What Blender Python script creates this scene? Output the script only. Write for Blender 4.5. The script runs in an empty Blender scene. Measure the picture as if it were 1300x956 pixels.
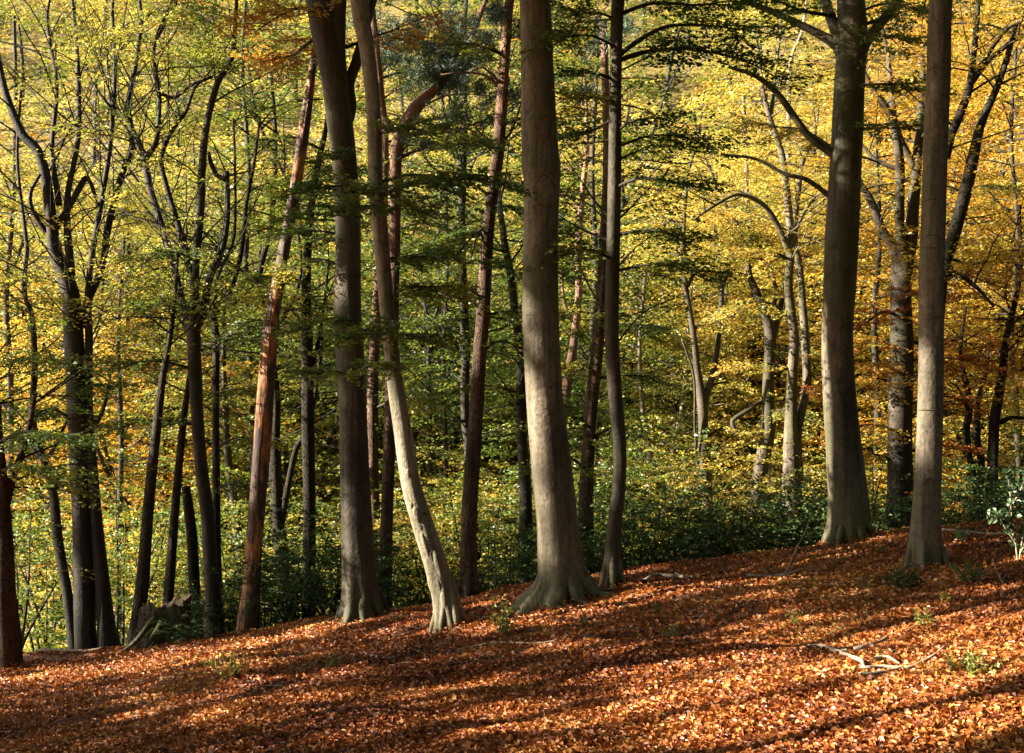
import bpy, math, random
import numpy as np
from mathutils import Vector

random.seed(7)
RG = np.random.default_rng(11)
PI = math.pi
F = 1786.0                      # focal length in photograph pixels (1300 wide)
sc = bpy.context.scene
COL = sc.collection

# ------------------------------------------------------------------ ground
def sp(v, w=3.0):               # smooth max(0, v)
    return w * np.log1p(np.exp(np.clip(v / w, -40, 40)))

def crest(x):
    return 26.2 + 0.5 * np.sin(x * 0.45 + 0.7) + 0.35 * np.sin(x * 1.1)

def G(x, y):
    x = np.asarray(x, float); y = np.asarray(y, float)
    xs = np.where(x < -14, -14 + (x + 14) * 0.35, np.where(x > 16, 16 + (x - 16) * 0.5, x))
    z = -2.3 + 0.15 * xs - 0.058 * np.minimum(y, 70)
    s = y - crest(x)
    z = z - 0.30 * sp(s, 1.2) + 0.30 * sp(s - 17, 4.0) + 0.05 * sp(s - 17, 4.0)
    z = z + 0.40 * sp(y - 66 + 0.16 * x, 6.0)
    near = np.exp(-((y - 18) / 14.0) ** 2)
    m = (0.035 * np.sin(1.9 * x + 0.8 * y) + 0.03 * np.sin(-1.1 * x + 2.3 * y + 1)
         + 0.02 * np.sin(4.1 * x + 3.3 * y + 2) + 0.015 * np.sin(5.3 * x - 4.7 * y))
    return z + m * (0.4 + 0.6 * near) + 0.25 * np.sin(x * 0.21 + 1) * np.sin(y * 0.17) * (s > 0)

def g1(x, y): return float(G(x, y))

def P(px, py, d): return np.array([(px - 650) / F * d, d, (478 - py) / F * d])

def solve(px, py, lo=6.0, hi=27.5):   # where the sight line through a pixel meets the ground
    ys = np.linspace(lo, hi, 600)
    dz = (478 - py) / F * ys - G((px - 650) / F * ys, ys)
    i = np.where(dz <= 0)[0]
    return float(ys[i[0]]) if len(i) else hi

# ------------------------------------------------------------------ materials
def newmat(name):
    m = bpy.data.materials.new(name); m.use_nodes = True
    nt = m.node_tree; nt.nodes.clear()
    return m, nt, nt.nodes, nt.links

def node(nt, t, **kw):
    n = nt.nodes.new(t)
    for k, v in kw.items():
        if k.startswith('i_'): n.inputs[k[2:]].default_value = v
        else: setattr(n, k, v)
    return n

def ramp(nt, stops, interp='LINEAR'):
    r = nt.nodes.new('ShaderNodeValToRGB'); e = r.color_ramp.elements
    r.color_ramp.interpolation = interp
    while len(e) < len(stops): e.new(0.5)
    for el, (p, c) in zip(e, stops):
        el.position = p; el.color = (*c, 1) if len(c) == 3 else c
    return r

def mix(nt, a, b, f, blend='MIX'):
    m = nt.nodes.new('ShaderNodeMix'); m.data_type = 'RGBA'; m.blend_type = blend
    for s, v in ((m.inputs[0], f), (m.inputs[6], a), (m.inputs[7], b)):
        if hasattr(v, 'links') or hasattr(v, 'is_output'): nt.links.new(v, s)
        else: s.default_value = (*v, 1) if isinstance(v, tuple) else v
    return m.outputs[2]

def leaf_mat(name, cols, trans=0.45, gloss=0.06, clump=0.6):
    m, nt, N, L = newmat(name)
    at = node(nt, 'ShaderNodeAttribute', attribute_name='rnd')
    geo = node(nt, 'ShaderNodeNewGeometry')
    oi = node(nt, 'ShaderNodeObjectInfo')
    no = node(nt, 'ShaderNodeTexNoise', i_Scale=clump, i_Detail=2.0)
    L.new(geo.outputs['Position'], no.inputs['Vector'])
    a = node(nt, 'ShaderNodeMath', operation='MULTIPLY_ADD'); a.inputs[1].default_value = 0.62
    L.new(at.outputs['Fac'], a.inputs[0])
    b = node(nt, 'ShaderNodeMath', operation='MULTIPLY_ADD'); b.inputs[1].default_value = 0.95; b.inputs[2].default_value = -0.36
    L.new(no.outputs[0], b.inputs[0]); L.new(b.outputs[0], a.inputs[2])
    c = node(nt, 'ShaderNodeMath', operation='MULTIPLY_ADD'); c.inputs[1].default_value = 0.22
    L.new(oi.outputs['Random'], c.inputs[0]); L.new(a.outputs[0], c.inputs[2])
    n = len(cols)
    r = ramp(nt, [(i / (n - 1), k) for i, k in enumerate(cols)])
    L.new(c.outputs[0], r.inputs[0])
    d = node(nt, 'ShaderNodeBsdfDiffuse'); t = node(nt, 'ShaderNodeBsdfTranslucent')
    L.new(r.outputs[0], d.inputs[0])
    hs = node(nt, 'ShaderNodeHueSaturation', i_Saturation=1.0, i_Value=1.2)
    L.new(r.outputs[0], hs.inputs['Color']); L.new(hs.outputs[0], t.inputs[0])
    ms = node(nt, 'ShaderNodeMixShader', i_Fac=trans)
    L.new(d.outputs[0], ms.inputs[1]); L.new(t.outputs[0], ms.inputs[2])
    g = node(nt, 'ShaderNodeBsdfGlossy', i_Roughness=0.5); g.inputs[0].default_value = (1, 1, 1, 1)
    m2 = node(nt, 'ShaderNodeMixShader', i_Fac=gloss)
    L.new(ms.outputs[0], m2.inputs[1]); L.new(g.outputs[0], m2.inputs[2])
    o = node(nt, 'ShaderNodeOutputMaterial'); L.new(m2.outputs[0], o.inputs[0])
    return m

def bark_mat(name, dark, light, algae, kind='beech', algae_amt=0.5):
    m, nt, N, L = newmat(name)
    tc = node(nt, 'ShaderNodeTexCoord')
    def tex(scale, s, det=4.0, rough=0.6):
        mp = node(nt, 'ShaderNodeMapping'); mp.inputs['Scale'].default_value = scale
        L.new(tc.outputs['Object'], mp.inputs[0])
        n = node(nt, 'ShaderNodeTexNoise', i_Scale=s, i_Detail=det, i_Roughness=rough)
        L.new(mp.outputs[0], n.inputs['Vector']); return n.outputs[0], mp.outputs[0]
    big, _ = tex((1, 1, .35), 1.6)
    fine, _ = tex((1, 1, .6), 22, 6)
    ring, _ = tex((1.3, 1.3, 8), 1.6, 6, .75)
    streak, _ = tex((9, 9, .5), 1.3, 4, .6)
    rs = ramp(nt, [(.36, (.42, .41, .38)), (.5, (1.0, 1.0, 1.0)), (.68, (1.15, 1.15, 1.12))]); L.new(streak, rs.inputs[0])
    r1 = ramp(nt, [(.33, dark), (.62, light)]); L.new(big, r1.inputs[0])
    rr = ramp(nt, [(.33, (.42, .4, .38)), (.41, (.95, .95, .95)), (.62, (1.0, 1.0, 1.0)), (.74, (1.15, 1.14, 1.1))])
    L.new(ring, rr.inputs[0])
    c = mix(nt, r1.outputs[0], rr.outputs[0], .7 if kind == 'beech' else .3, 'MULTIPLY')
    c = mix(nt, c, rs.outputs[0], .85, 'MULTIPLY')
    rf = ramp(nt, [(.38, (.6, .58, .55)), (.56, (1.08, 1.08, 1.08))]); L.new(fine, rf.inputs[0])
    c = mix(nt, c, rf.outputs[0], .75, 'MULTIPLY')
    al, _ = tex((1, 1, .5), .9, 5)
    ra = ramp(nt, [(.46, (0, 0, 0)), (.64, (algae_amt,) * 3)]); L.new(al, ra.inputs[0])
    c = mix(nt, c, algae, ra.outputs[0])
    if kind == 'beech':       # pale lichen blotches, darker damp patches, green film on the lowest metre
        mot, _ = tex((1, 1, .8), 5.5, 5, .7)
        rm = ramp(nt, [(.34, (.55, .53, .5)), (.45, (1, 1, 1)), (.58, (1, 1, 1)), (.68, (1.5, 1.47, 1.4))]); L.new(mot, rm.inputs[0])
        c = mix(nt, c, rm.outputs[0], .95, 'MULTIPLY')
        sz = node(nt, 'ShaderNodeSeparateXYZ'); L.new(tc.outputs['Object'], sz.inputs[0])
        ma = node(nt, 'ShaderNodeMath', operation='MULTIPLY_ADD'); ma.inputs[1].default_value = -3.2; L.new(mot, ma.inputs[0]); L.new(sz.outputs['Z'], ma.inputs[2])
        mrz = node(nt, 'ShaderNodeMapRange'); mrz.inputs[1].default_value = .1; mrz.inputs[2].default_value = -1.7; mrz.inputs[4].default_value = .42; L.new(ma.outputs[0], mrz.inputs[0])
        c = mix(nt, c, algae, mrz.outputs[0])
    bsdf = node(nt, 'ShaderNodeBsdfPrincipled', i_Roughness=.72 if kind == 'beech' else .85)
    bsdf.inputs['Specular IOR Level'].default_value = .32 if kind == 'beech' else .2
    h = fine
    bump = node(nt, 'ShaderNodeBump', i_Strength=.6, i_Distance=.02)
    if kind == 'beech':
        # small dark lenticels and knots
        mp = node(nt, 'ShaderNodeMapping'); mp.inputs['Scale'].default_value = (1, 1, 1.8)
        L.new(tc.outputs['Object'], mp.inputs[0])
        v = node(nt, 'ShaderNodeTexVoronoi', i_Scale=5.5); L.new(mp.outputs[0], v.inputs['Vector'])
        rv = ramp(nt, [(.06, (.35, .32, .3)), (.16, (1, 1, 1))]); L.new(v.outputs['Distance'], rv.inputs[0])
        c = mix(nt, c, rv.outputs[0], .8, 'MULTIPLY')
        mh = node(nt, 'ShaderNodeMath', operation='ADD'); L.new(fine, mh.inputs[0]); L.new(ring, mh.inputs[1])
        mh2 = node(nt, 'ShaderNodeMath', operation='MULTIPLY_ADD'); mh2.inputs[1].default_value = 2.0; L.new(mot, mh2.inputs[0]); L.new(mh.outputs[0], mh2.inputs[2]); h = mh2.outputs[0]
    else:
        mp = node(nt, 'ShaderNodeMapping'); mp.inputs['Scale'].default_value = (1, 1, .38)
        L.new(tc.outputs['Object'], mp.inputs[0])
        wn = node(nt, 'ShaderNodeTexNoise', i_Scale=6.0); L.new(mp.outputs[0], wn.inputs['Vector'])
        wm = mix(nt, mp.outputs[0], wn.outputs['Color'], .2)
        v = node(nt, 'ShaderNodeTexVoronoi', i_Scale=24.0, feature='DISTANCE_TO_EDGE'); L.new(wm, v.inputs['Vector'])
        rv = ramp(nt, [(.0, (.22, .2, .19)), (.11, (1, 1, 1))]); L.new(v.outputs['Distance'], rv.inputs[0])
        c = mix(nt, c, rv.outputs[0], .85, 'MULTIPLY'); h = rv.outputs[0]
        if kind == 'pine':      # flaking orange bark higher up the stem
            sx = node(nt, 'ShaderNodeSeparateXYZ'); L.new(tc.outputs['Object'], sx.inputs[0])
            ad = node(nt, 'ShaderNodeMath', operation='MULTIPLY_ADD'); ad.inputs[1].default_value = 6.0
            L.new(big, ad.inputs[0]); L.new(sx.outputs['Z'], ad.inputs[2])
            ro = ramp(nt, [(.0, (0, 0, 0)), (1.0, (1, 1, 1))])
            mr = node(nt, 'ShaderNodeMapRange'); mr.inputs[1].default_value = 9.5; mr.inputs[2].default_value = 15.0
            L.new(ad.outputs[0], mr.inputs[0]); L.new(mr.outputs[0], ro.inputs[0])
            orange = mix(nt, (.20, .095, .06), (.42, .26, .19), fine)
            c = mix(nt, c, orange, ro.outputs[0])
        bump.inputs['Distance'].default_value = .03; bump.inputs['Strength'].default_value = .8
    L.new(c, bsdf.inputs['Base Color']); L.new(h, bump.inputs['Height'])
    L.new(bump.outputs[0], bsdf.inputs['Normal'])
    o = node(nt, 'ShaderNodeOutputMaterial'); L.new(bsdf.outputs[0], o.inputs[0])
    return m

def snag_mat():
    m, nt, N, L = newmat('peeling_snag_wood')
    tc = node(nt, 'ShaderNodeTexCoord')
    mp = node(nt, 'ShaderNodeMapping'); mp.inputs['Scale'].default_value = (1, 1, .22); L.new(tc.outputs['Object'], mp.inputs[0])
    n1 = node(nt, 'ShaderNodeTexNoise', i_Scale=4.2, i_Detail=5.0); L.new(mp.outputs[0], n1.inputs['Vector'])
    n2 = node(nt, 'ShaderNodeTexNoise', i_Scale=26.0, i_Detail=5.0); L.new(mp.outputs[0], n2.inputs['Vector'])
    wood = ramp(nt, [(.3, (.09, .036, .016)), (.5, (.27, .105, .036)), (.7, (.45, .24, .09))]); L.new(n2.outputs[0], wood.inputs[0])
    ms = ramp(nt, [(.44, (0, 0, 0)), (.49, (1, 1, 1))]); L.new(n1.outputs[0], ms.inputs[0])
    bk = ramp(nt, [(.35, (.022, .014, .010)), (.65, (.085, .042, .025))]); L.new(n2.outputs[0], bk.inputs[0])
    c = mix(nt, wood.outputs[0], bk.outputs[0], ms.outputs[0])
    b = node(nt, 'ShaderNodeBsdfPrincipled', i_Roughness=.75)
    ad = node(nt, 'ShaderNodeMath', operation='ADD'); L.new(n2.outputs[0], ad.inputs[0]); L.new(ms.outputs[0], ad.inputs[1])
    bp = node(nt, 'ShaderNodeBump', i_Strength=.7, i_Distance=.02); L.new(ad.outputs[0], bp.inputs['Height'])
    L.new(c, b.inputs['Base Color']); L.new(bp.outputs[0], b.inputs['Normal'])
    o = node(nt, 'ShaderNodeOutputMaterial'); L.new(b.outputs[0], o.inputs[0]); return m

def ground_mat():
    m, nt, N, L = newmat('leaf_mould')
    tc = node(nt, 'ShaderNodeTexCoord')
    n1 = node(nt, 'ShaderNodeTexNoise', i_Scale=.7, i_Detail=6.0); L.new(tc.outputs['Object'], n1.inputs['Vector'])
    v = node(nt, 'ShaderNodeTexVoronoi', i_Scale=16.0); L.new(tc.outputs['Object'], v.inputs['Vector'])
    cell = ramp(nt, [(.0, (.07, .03, .016)), (.35, (.17, .065, .03)), (.6, (.28, .10, .035)), (.85, (.36, .19, .085)), (1, (.42, .26, .13))])
    sx = node(nt, 'ShaderNodeSeparateColor'); L.new(v.outputs['Color'], sx.inputs[0]); L.new(sx.outputs[0], cell.inputs[0])
    r = ramp(nt, [(.35, (.55, .5, .48)), (.65, (1.1, 1.1, 1.1))]); L.new(n1.outputs[0], r.inputs[0])
    c = mix(nt, cell.outputs[0], r.outputs[0], 1.0, 'MULTIPLY')
    sy = node(nt, 'ShaderNodeSeparateXYZ'); L.new(tc.outputs['Object'], sy.inputs[0])
    ma = node(nt, 'ShaderNodeMath', operation='MULTIPLY_ADD'); ma.inputs[1].default_value = 14.0; L.new(n1.outputs[0], ma.inputs[0]); L.new(sy.outputs['Y'], ma.inputs[2])
    mr = node(nt, 'ShaderNodeMapRange'); mr.inputs[1].default_value = 35; mr.inputs[2].default_value = 46; L.new(ma.outputs[0], mr.inputs[0])
    und = ramp(nt, [(.35, (.05, .06, .016)), (.48, (.15, .125, .026)), (.58, (.26, .15, .04)), (.7, (.11, .06, .03))])          # brambles and bracken on the valley side
    n2 = node(nt, 'ShaderNodeTexNoise', i_Scale=3.5, i_Detail=6.0); L.new(tc.outputs['Object'], n2.inputs['Vector']); L.new(n2.outputs[0], und.inputs[0])
    c = mix(nt, c, und.outputs[0], mr.outputs[0])
    b = node(nt, 'ShaderNodeBsdfPrincipled', i_Roughness=.9)
    bp = node(nt, 'ShaderNodeBump', i_Strength=.6, i_Distance=.04); L.new(v.outputs['Distance'], bp.inputs['Height'])
    L.new(c, b.inputs['Base Color']); L.new(bp.outputs[0], b.inputs['Normal'])
    o = node(nt, 'ShaderNodeOutputMaterial'); L.new(b.outputs[0], o.inputs[0]); return m

def wood_mat(name, a, b_, scale=14):
    m, nt, N, L = newmat(name)
    tc = node(nt, 'ShaderNodeTexCoord')
    n1 = node(nt, 'ShaderNodeTexNoise', i_Scale=scale, i_Detail=6.0, i_Roughness=.7); L.new(tc.outputs['Object'], n1.inputs['Vector'])
    r = ramp(nt, [(.35, a), (.65, b_)]); L.new(n1.outputs[0], r.inputs[0])
    b = node(nt, 'ShaderNodeBsdfPrincipled', i_Roughness=.85); L.new(r.outputs[0], b.inputs['Base Color'])
    bp = node(nt, 'ShaderNodeBump', i_Strength=.6, i_Distance=.015); L.new(n1.outputs[0], bp.inputs['Height']); L.new(bp.outputs[0], b.inputs['Normal'])
    o = node(nt, 'ShaderNodeOutputMaterial'); L.new(b.outputs[0], o.inputs[0]); return m

BEECH = bark_mat('beech_bark', (.070, .055, .038), (.23, .185, .132), (.085, .085, .035), 'beech', .8)
BROWN = bark_mat('brown_weathered_wood', (.022, .013, .008), (.085, .045, .025), (.06, .04, .02), 'oak', .3)
BEECHD = bark_mat('shade_dark_beech_bark', (.014, .011, .008), (.046, .036, .026), (.026, .028, .012), 'beech', .6)  # copy of the beech bark with the shade on rear trunks put into its colour
BEECHP = bark_mat('pale_beech_bark', (.11, .09, .062), (.27, .225, .165), (.095, .095, .04), 'beech', .6)
PINE = bark_mat('pine_bark', (.055, .036, .026), (.165, .10, .07), (.12, .08, .05), 'pine', .3)
OAK = bark_mat('rough_bark', (.018, .014, .010), (.055, .042, .03), (.026, .03, .012), 'oak', .5)
BIRCH = bark_mat('birch_bark', (.20, .17, .125), (.42, .36, .27), (.2, .18, .08), 'beech', .5)
SNAG = snag_mat()
BEECHM = bark_mat('shade_brown_beech_bark', (.026, .020, .014), (.095, .074, .052), (.045, .047, .018), 'beech', .8)  # same bark, darkened so the trunks' shade sits in the colour
BEECHA = bark_mat('shade_toned_beech_bark', (.042, .033, .023), (.165, .132, .095), (.085, .088, .03), 'beech', .9)  # beech bark toned down to paint in shade on the crest trunk
DEAD = wood_mat('dead_wood', (.10, .075, .05), (.27, .21, .15))
DEADP = wood_mat('bleached_wood', (.17, .125, .08), (.42, .34, .24))
MOSSY = bark_mat('mossy_stump_bark', (.035, .03, .02), (.16, .13, .09), (.055, .07, .018), 'oak', .9)
CUT = wood_mat('weathered_cut_wood', (.16, .11, .06), (.34, .25, .15), 9)

DKGREEN = leaf_mat('dark_green_leaf', [(.026, .065, .012), (.048, .10, .016), (.08, .14, .02), (.14, .18, .022), (.30, .23, .03)], .56, .04)
GREEN = leaf_mat('green_leaf', [(.035, .075, .012), (.065, .12, .015), (.115, .165, .02), (.23, .24, .025), (.46, .33, .035)], .5, .04)
LIME = leaf_mat('yellow_green_leaf', [(.050, .09, .012), (.11, .15, .02), (.22, .235, .032), (.40, .34, .055), (.55, .36, .05)], .5, .04)
GOLD = leaf_mat('golden_leaf', [(.12, .16, .02), (.29, .285, .036), (.50, .405, .065), (.60, .42, .07), (.56, .28, .035)], .5, .04)
AMBER = leaf_mat('amber_leaf', [(.18, .19, .02), (.43, .32, .03), (.56, .34, .032), (.52, .22, .022), (.38, .11, .015)], .5, .04)
RUST = leaf_mat('russet_leaf', [(.20, .15, .02), (.40, .20, .02), (.45, .14, .014), (.33, .08, .012), (.2, .05, .012)], .45, .05)
HOLLY = leaf_mat('holly_leaf', [(.020, .042, .012), (.034, .066, .017), (.058, .10, .024), (.11, .16, .036)], .28, .022, 1.2)
NEEDLE = leaf_mat('pine_needle', [(.018, .045, .028), (.035, .07, .042), (.06, .10, .055), (.10, .13, .06)], .25, .05)
LITTER = leaf_mat('fallen_leaf', [(.035, .015, .010), (.10, .030, .013), (.25, .066, .017), (.37, .112, .020), (.44, .17, .03), (.40, .22, .07), (.62, .42, .05)], .12, .04, .35)
GROUND = ground_mat()

# ------------------------------------------------------------------ mesh helpers
class MB:
    """collects quads / tris with a material index and a per-face random value"""
    def __init__(s): s.v = []; s.f = []; s.m = []; s.r = []; s.sm = []; s.n = 0
    def add(s, V, Fq, mi=0, rnd=None, smooth=True):
        V = np.asarray(V, float); Fq = np.asarray(Fq, np.int64)
        s.v.append(V); s.f.append(Fq + s.n); s.n += len(V)
        k = len(Fq); s.m.append(np.full(k, mi, np.int32)); s.sm.append(np.full(k, smooth, bool))
        s.r.append(np.full(k, .5) if rnd is None else np.asarray(rnd, float))
    def mesh(s, name, mats, origin=(0, 0, 0)):
        me = bpy.data.meshes.new(name)
        V = np.concatenate(s.v) - np.asarray(origin)
        nl = sum(f.size for f in s.f); npoly = sum(len(f) for f in s.f)
        me.vertices.add(len(V)); me.vertices.foreach_set('co', V.astype(np.float32).ravel())
        me.loops.add(nl); me.loops.foreach_set('vertex_index', np.concatenate([f.ravel() for f in s.f]).astype(np.int32))
        tot = np.concatenate([np.full(len(f), f.shape[1], np.int32) for f in s.f])
        st = np.concatenate([[0], np.cumsum(tot)[:-1]]).astype(np.int32)
        me.polygons.add(npoly); me.polygons.foreach_set('loop_start', st); me.polygons.foreach_set('loop_total', tot)
        me.polygons.foreach_set('material_index', np.concatenate(s.m))
        me.polygons.foreach_set('use_smooth', np.concatenate(s.sm))
        a = me.attributes.new('rnd', 'FLOAT', 'FACE'); a.data.foreach_set('value', np.concatenate(s.r).astype(np.float32))
        for m in mats: me.materials.append(m)
        me.update(calc_edges=True)
        return me

def link(name, me, parent=None, loc=None):
    o = bpy.data.objects.new(name, me); COL.objects.link(o)
    if parent is not None: o.parent = parent
    if loc is not None: o.location = loc
    return o

def tag(o, label=None, cat=None, group=None, kind=None):
    if label: o['label'] = label
    if cat: o['category'] = cat
    if group: o['group'] = group
    if kind: o['kind'] = kind
    return o

def empty(name, loc, label, cat, group=None):
    o = bpy.data.objects.new(name, None); COL.objects.link(o); o.location = loc; o.empty_display_size = .3
    return tag(o, label, cat, group)

def smooth_path(Pn, R, step):
    Pn = np.asarray(Pn, float); R = np.asarray(R, float)
    if len(Pn) == 2:
        k = max(2, int(np.linalg.norm(Pn[1] - Pn[0]) / step)); t = np.linspace(0, 1, k + 1)[:, None]
        return Pn[0] * (1 - t) + Pn[1] * t, R[0] * (1 - t[:, 0]) + R[1] * t[:, 0]
    A = np.column_stack([Pn, R]); A = np.vstack([2 * A[0] - A[1], A, 2 * A[-1] - A[-2]])
    out = []
    for i in range(1, len(A) - 2):
        p0, p1, p2, p3 = A[i - 1], A[i], A[i + 1], A[i + 2]
        k = max(1, int(np.linalg.norm(p2[:3] - p1[:3]) / step))
        t = (np.arange(k) / k)[:, None]
        out.append(.5 * (2 * p1 + (p2 - p0) * t + (2 * p0 - 5 * p1 + 4 * p2 - p3) * t * t + (3 * p1 - p0 - 3 * p2 + p3) * t ** 3))
    out.append(A[-2][None]); out = np.vstack(out)
    return out[:, :3], np.maximum(out[:, 3], .002)

def tube(mb, Pn, R, seg=10, mi=0, rough=0.0, lobes=None, zg=None, seed=0):
    """skin a path; lobes: root buttresses near height zg"""
    Pn = np.asarray(Pn, float); R = np.asarray(R, float); n = len(Pn)
    T = np.gradient(Pn, axis=0); T /= np.linalg.norm(T, axis=1)[:, None] + 1e-9
    ref = np.array([0, 1, 0.0]) if abs(T[0][1]) < .9 else np.array([1, 0, 0.0])
    U = np.zeros_like(Pn); u = ref - T[0] * ref.dot(T[0]); u /= np.linalg.norm(u)
    for i in range(n):
        u = u - T[i] * u.dot(T[i]); u = u / (np.linalg.norm(u) + 1e-9); U[i] = u
    W = np.cross(T, U)
    th = np.arange(seg) / seg * 2 * PI
    rr = np.repeat(R[:, None], seg, 1)
    s = np.concatenate([[0], np.cumsum(np.linalg.norm(np.diff(Pn, axis=0), axis=1))])[:, None]
    rg = np.random.default_rng(seed + 5)
    if rough:
        f = 0
        for k, fr in ((2, .7), (3, 1.3), (2, 2.1), (4, 2.9), (3, 4.6), (6, 6.0), (1, 1.0)):
            f = f + rg.uniform(.4, 1) * np.sin(k * th[None] + fr * s + rg.uniform(0, 6.3)) / (1 + .12 * k * fr)
        rr = rr * (1 + rough * f)
    if lobes is not None:
        h = np.maximum(Pn[:, 2:3] - zg, -.3)
        f = -.25 * np.ones((1, seg))
        for a, amp, wd in lobes:
            dlt = (th[None] - a + PI) % (2 * PI) - PI
            f = f + amp * np.exp(-(dlt / wd) ** 2)
        rr = rr * (1 + .85 * f * np.exp(-np.maximum(h, -.1) / .32) + .20 * f * np.exp(-h / 1.2))
    V = Pn[:, None] + rr[:, :, None] * (np.cos(th)[None, :, None] * U[:, None] + np.sin(th)[None, :, None] * W[:, None])
    V = V.reshape(-1, 3)
    i = np.arange(n - 1)[:, None] * seg; j = np.arange(seg)[None]; j2 = (j + 1) % seg
    Fq = np.stack([i + j, i + j2, i + seg + j2, i + seg + j], -1).reshape(-1, 4)
    base = len(V); V = np.vstack([V, Pn[-1] + T[-1] * R[-1] * .3])
    mb.add(V, Fq, mi)
    tri = np.stack([(n - 1) * seg + np.arange(seg), (n - 1) * seg + (np.arange(seg) + 1) % seg, np.full(seg, base)], -1)
    mb.f.append(tri + mb.n - len(V)); mb.m.append(np.full(seg, mi, np.int32)); mb.r.append(np.full(seg, .5)); mb.sm.append(np.ones(seg, bool))

# ------------------------------------------------------------------ leaves
def unit(a): return a / (np.linalg.norm(a, axis=-1, keepdims=True) + 1e-9)

def leaves(mb, C, U, Wd, size, rnd, mi=1, six=False, wide=.62, fold=.12):
    """leaf blades at C along U, across Wd"""
    U = unit(U); Wd = unit(Wd - U * (Wd * U).sum(-1, keepdims=True)); Nn = np.cross(U, Wd)
    s = np.asarray(size)[:, None] if np.ndim(size) else size
    fold = np.asarray(fold)[:, None] if np.ndim(fold) else fold
    b = C - U * s * .5; t = C + U * s * .5 - Nn * s * fold * .5
    if six:
        w = Wd * s * wide * .5; up = Nn * s * fold
        V = np.stack([b, C - U * s * .22 + w * .85 + up, C + U * s * .16 + w * .9 + up, t,
                      C + U * s * .16 - w * .9 + up, C - U * s * .22 - w * .85 + up], 1)
        n = len(C); k = np.arange(n)[:, None] * 6
        Fq = np.concatenate([k + np.array([[0, 1, 2, 3]]), k + np.array([[0, 3, 4, 5]])])
        mb.add(V.reshape(-1, 3), Fq, mi, np.concatenate([rnd, rnd]), False)
    else:
        w = Wd * s * wide * .56
        V = np.stack([b, C + w + Nn * s * fold, t, C - w + Nn * s * fold], 1)
        k = np.arange(len(C))[:, None] * 4
        mb.add(V.reshape(-1, 3), k + np.array([[0, 1, 2, 3]]), mi, rnd, False)

def spray_template(seed, n_side=9, step=.075):
    """flat beech spray, unit length along +x: leaf centres, directions, side vectors"""
    rg = np.random.default_rng(seed); C = []; U = []; TW = []
    def z(t): return -.16 * t * t
    for k in range(n_side):
        t = .08 + .9 * k / n_side + rg.uniform(-.03, .03)
        for sgn in ((1, -1) if rg.random() < .45 else ((1,) if k % 2 else (-1,))):
            ln = (.50 * (1 - t) + .10) * rg.uniform(.7, 1.15); an = sgn * rg.uniform(.6, 1.0)
            d = np.array([math.cos(an), math.sin(an), rg.uniform(-.12, .08)]); p0 = np.array([t, 0, z(t)])
            TW.append((p0, p0 + d * ln)); m = max(2, int(ln / step))
            for q in range(1, m + 1):
                sg = 1 if q % 2 else -1
                a2 = an + sg * rg.uniform(.5, 1.0)
                u = np.array([math.cos(a2), math.sin(a2), rg.uniform(-.35, .1)])
                C.append(p0 + d * ln * q / m + u * .03 + np.array([0, 0, rg.uniform(-.03, .02)])); U.append(u)
    for q in range(5):
        C.append(np.array([.85 + q * .045, rg.uniform(-.04, .04), z(.95)])); a2 = rg.uniform(-.8, .8); U.append(np.array([math.cos(a2), math.sin(a2), -.2]))
    return np.array(C), np.array(U), TW
TPL = [spray_template(s) for s in range(6)]
TPS = [spray_template(s + 50, 7, .13) for s in range(6)]

def place_sprays(mb, pos, yaw, pitch, scale, lsize, rng, tpl=TPL, mi=1, six=False, keep=1.0, tilt=.36, twig=0, bias=None):
    k = rng.integers(0, len(tpl), len(pos))
    for ti in range(len(tpl)):
        sel = np.where(k == ti)[0]
        if not len(sel): continue
        C, U, TW = tpl[ti]
        cy, sy, cp, sp_ = np.cos(yaw[sel]), np.sin(yaw[sel]), np.cos(pitch[sel]), np.sin(pitch[sel])
        roll = rng.normal(0, .22, len(sel)); cr, sr = np.cos(roll), np.sin(roll)
        Z = np.zeros_like(cy)
        X = np.stack([cy * cp, sy * cp, sp_], -1); Y0 = np.stack([-sy, cy, Z], -1); Z0 = np.cross(X, Y0)
        Y = Y0 * cr[:, None] + Z0 * sr[:, None]; Zv = np.cross(X, Y)
        M = np.stack([X, Y, Zv], -1)                                   # columns
        sc_ = scale[sel][:, None, None]
        c = np.einsum('sij,lj->sli', M, C) * sc_ + pos[sel][:, None]
        u = np.einsum('sij,lj->sli', M, U)
        n = np.repeat(Zv[:, None], len(C), 1) + rng.normal(0, tilt, (len(sel), len(C), 3))
        w = np.cross(n, u)
        r = .65 * rng.random((len(sel), 1)) + .35 * rng.random((len(sel), len(C)))
        if bias is not None: r = np.clip(r + bias, 0, 1)
        c = c + rng.normal(0, .02, c.shape)
        kk = rng.random(len(sel) * len(C)) < keep
        leaves(mb, c.reshape(-1, 3)[kk], u.reshape(-1, 3)[kk], w.reshape(-1, 3)[kk],
               (lsize * rng.uniform(.55, 1.3, len(sel) * len(C)))[kk], r.reshape(-1)[kk], mi, six)
        if twig:
            for s_ in range(len(sel)):
                tube(mb, np.array([pos[sel[s_]], pos[sel[s_]] + M[s_] @ np.array([.5, 0, -.04]) * scale[sel[s_]], pos[sel[s_]] + M[s_] @ np.array([1, 0, -.16]) * scale[sel[s_]]]), np.array([twig, twig * .7, twig * .3]), 4, 0)
                for a, b in TW[::2]:
                    tube(mb, np.array([pos[sel[s_]] + M[s_] @ a * scale[sel[s_]], pos[sel[s_]] + M[s_] @ b * scale[sel[s_]]]), np.array([twig * .5, twig * .25]), 3, 0)

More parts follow.
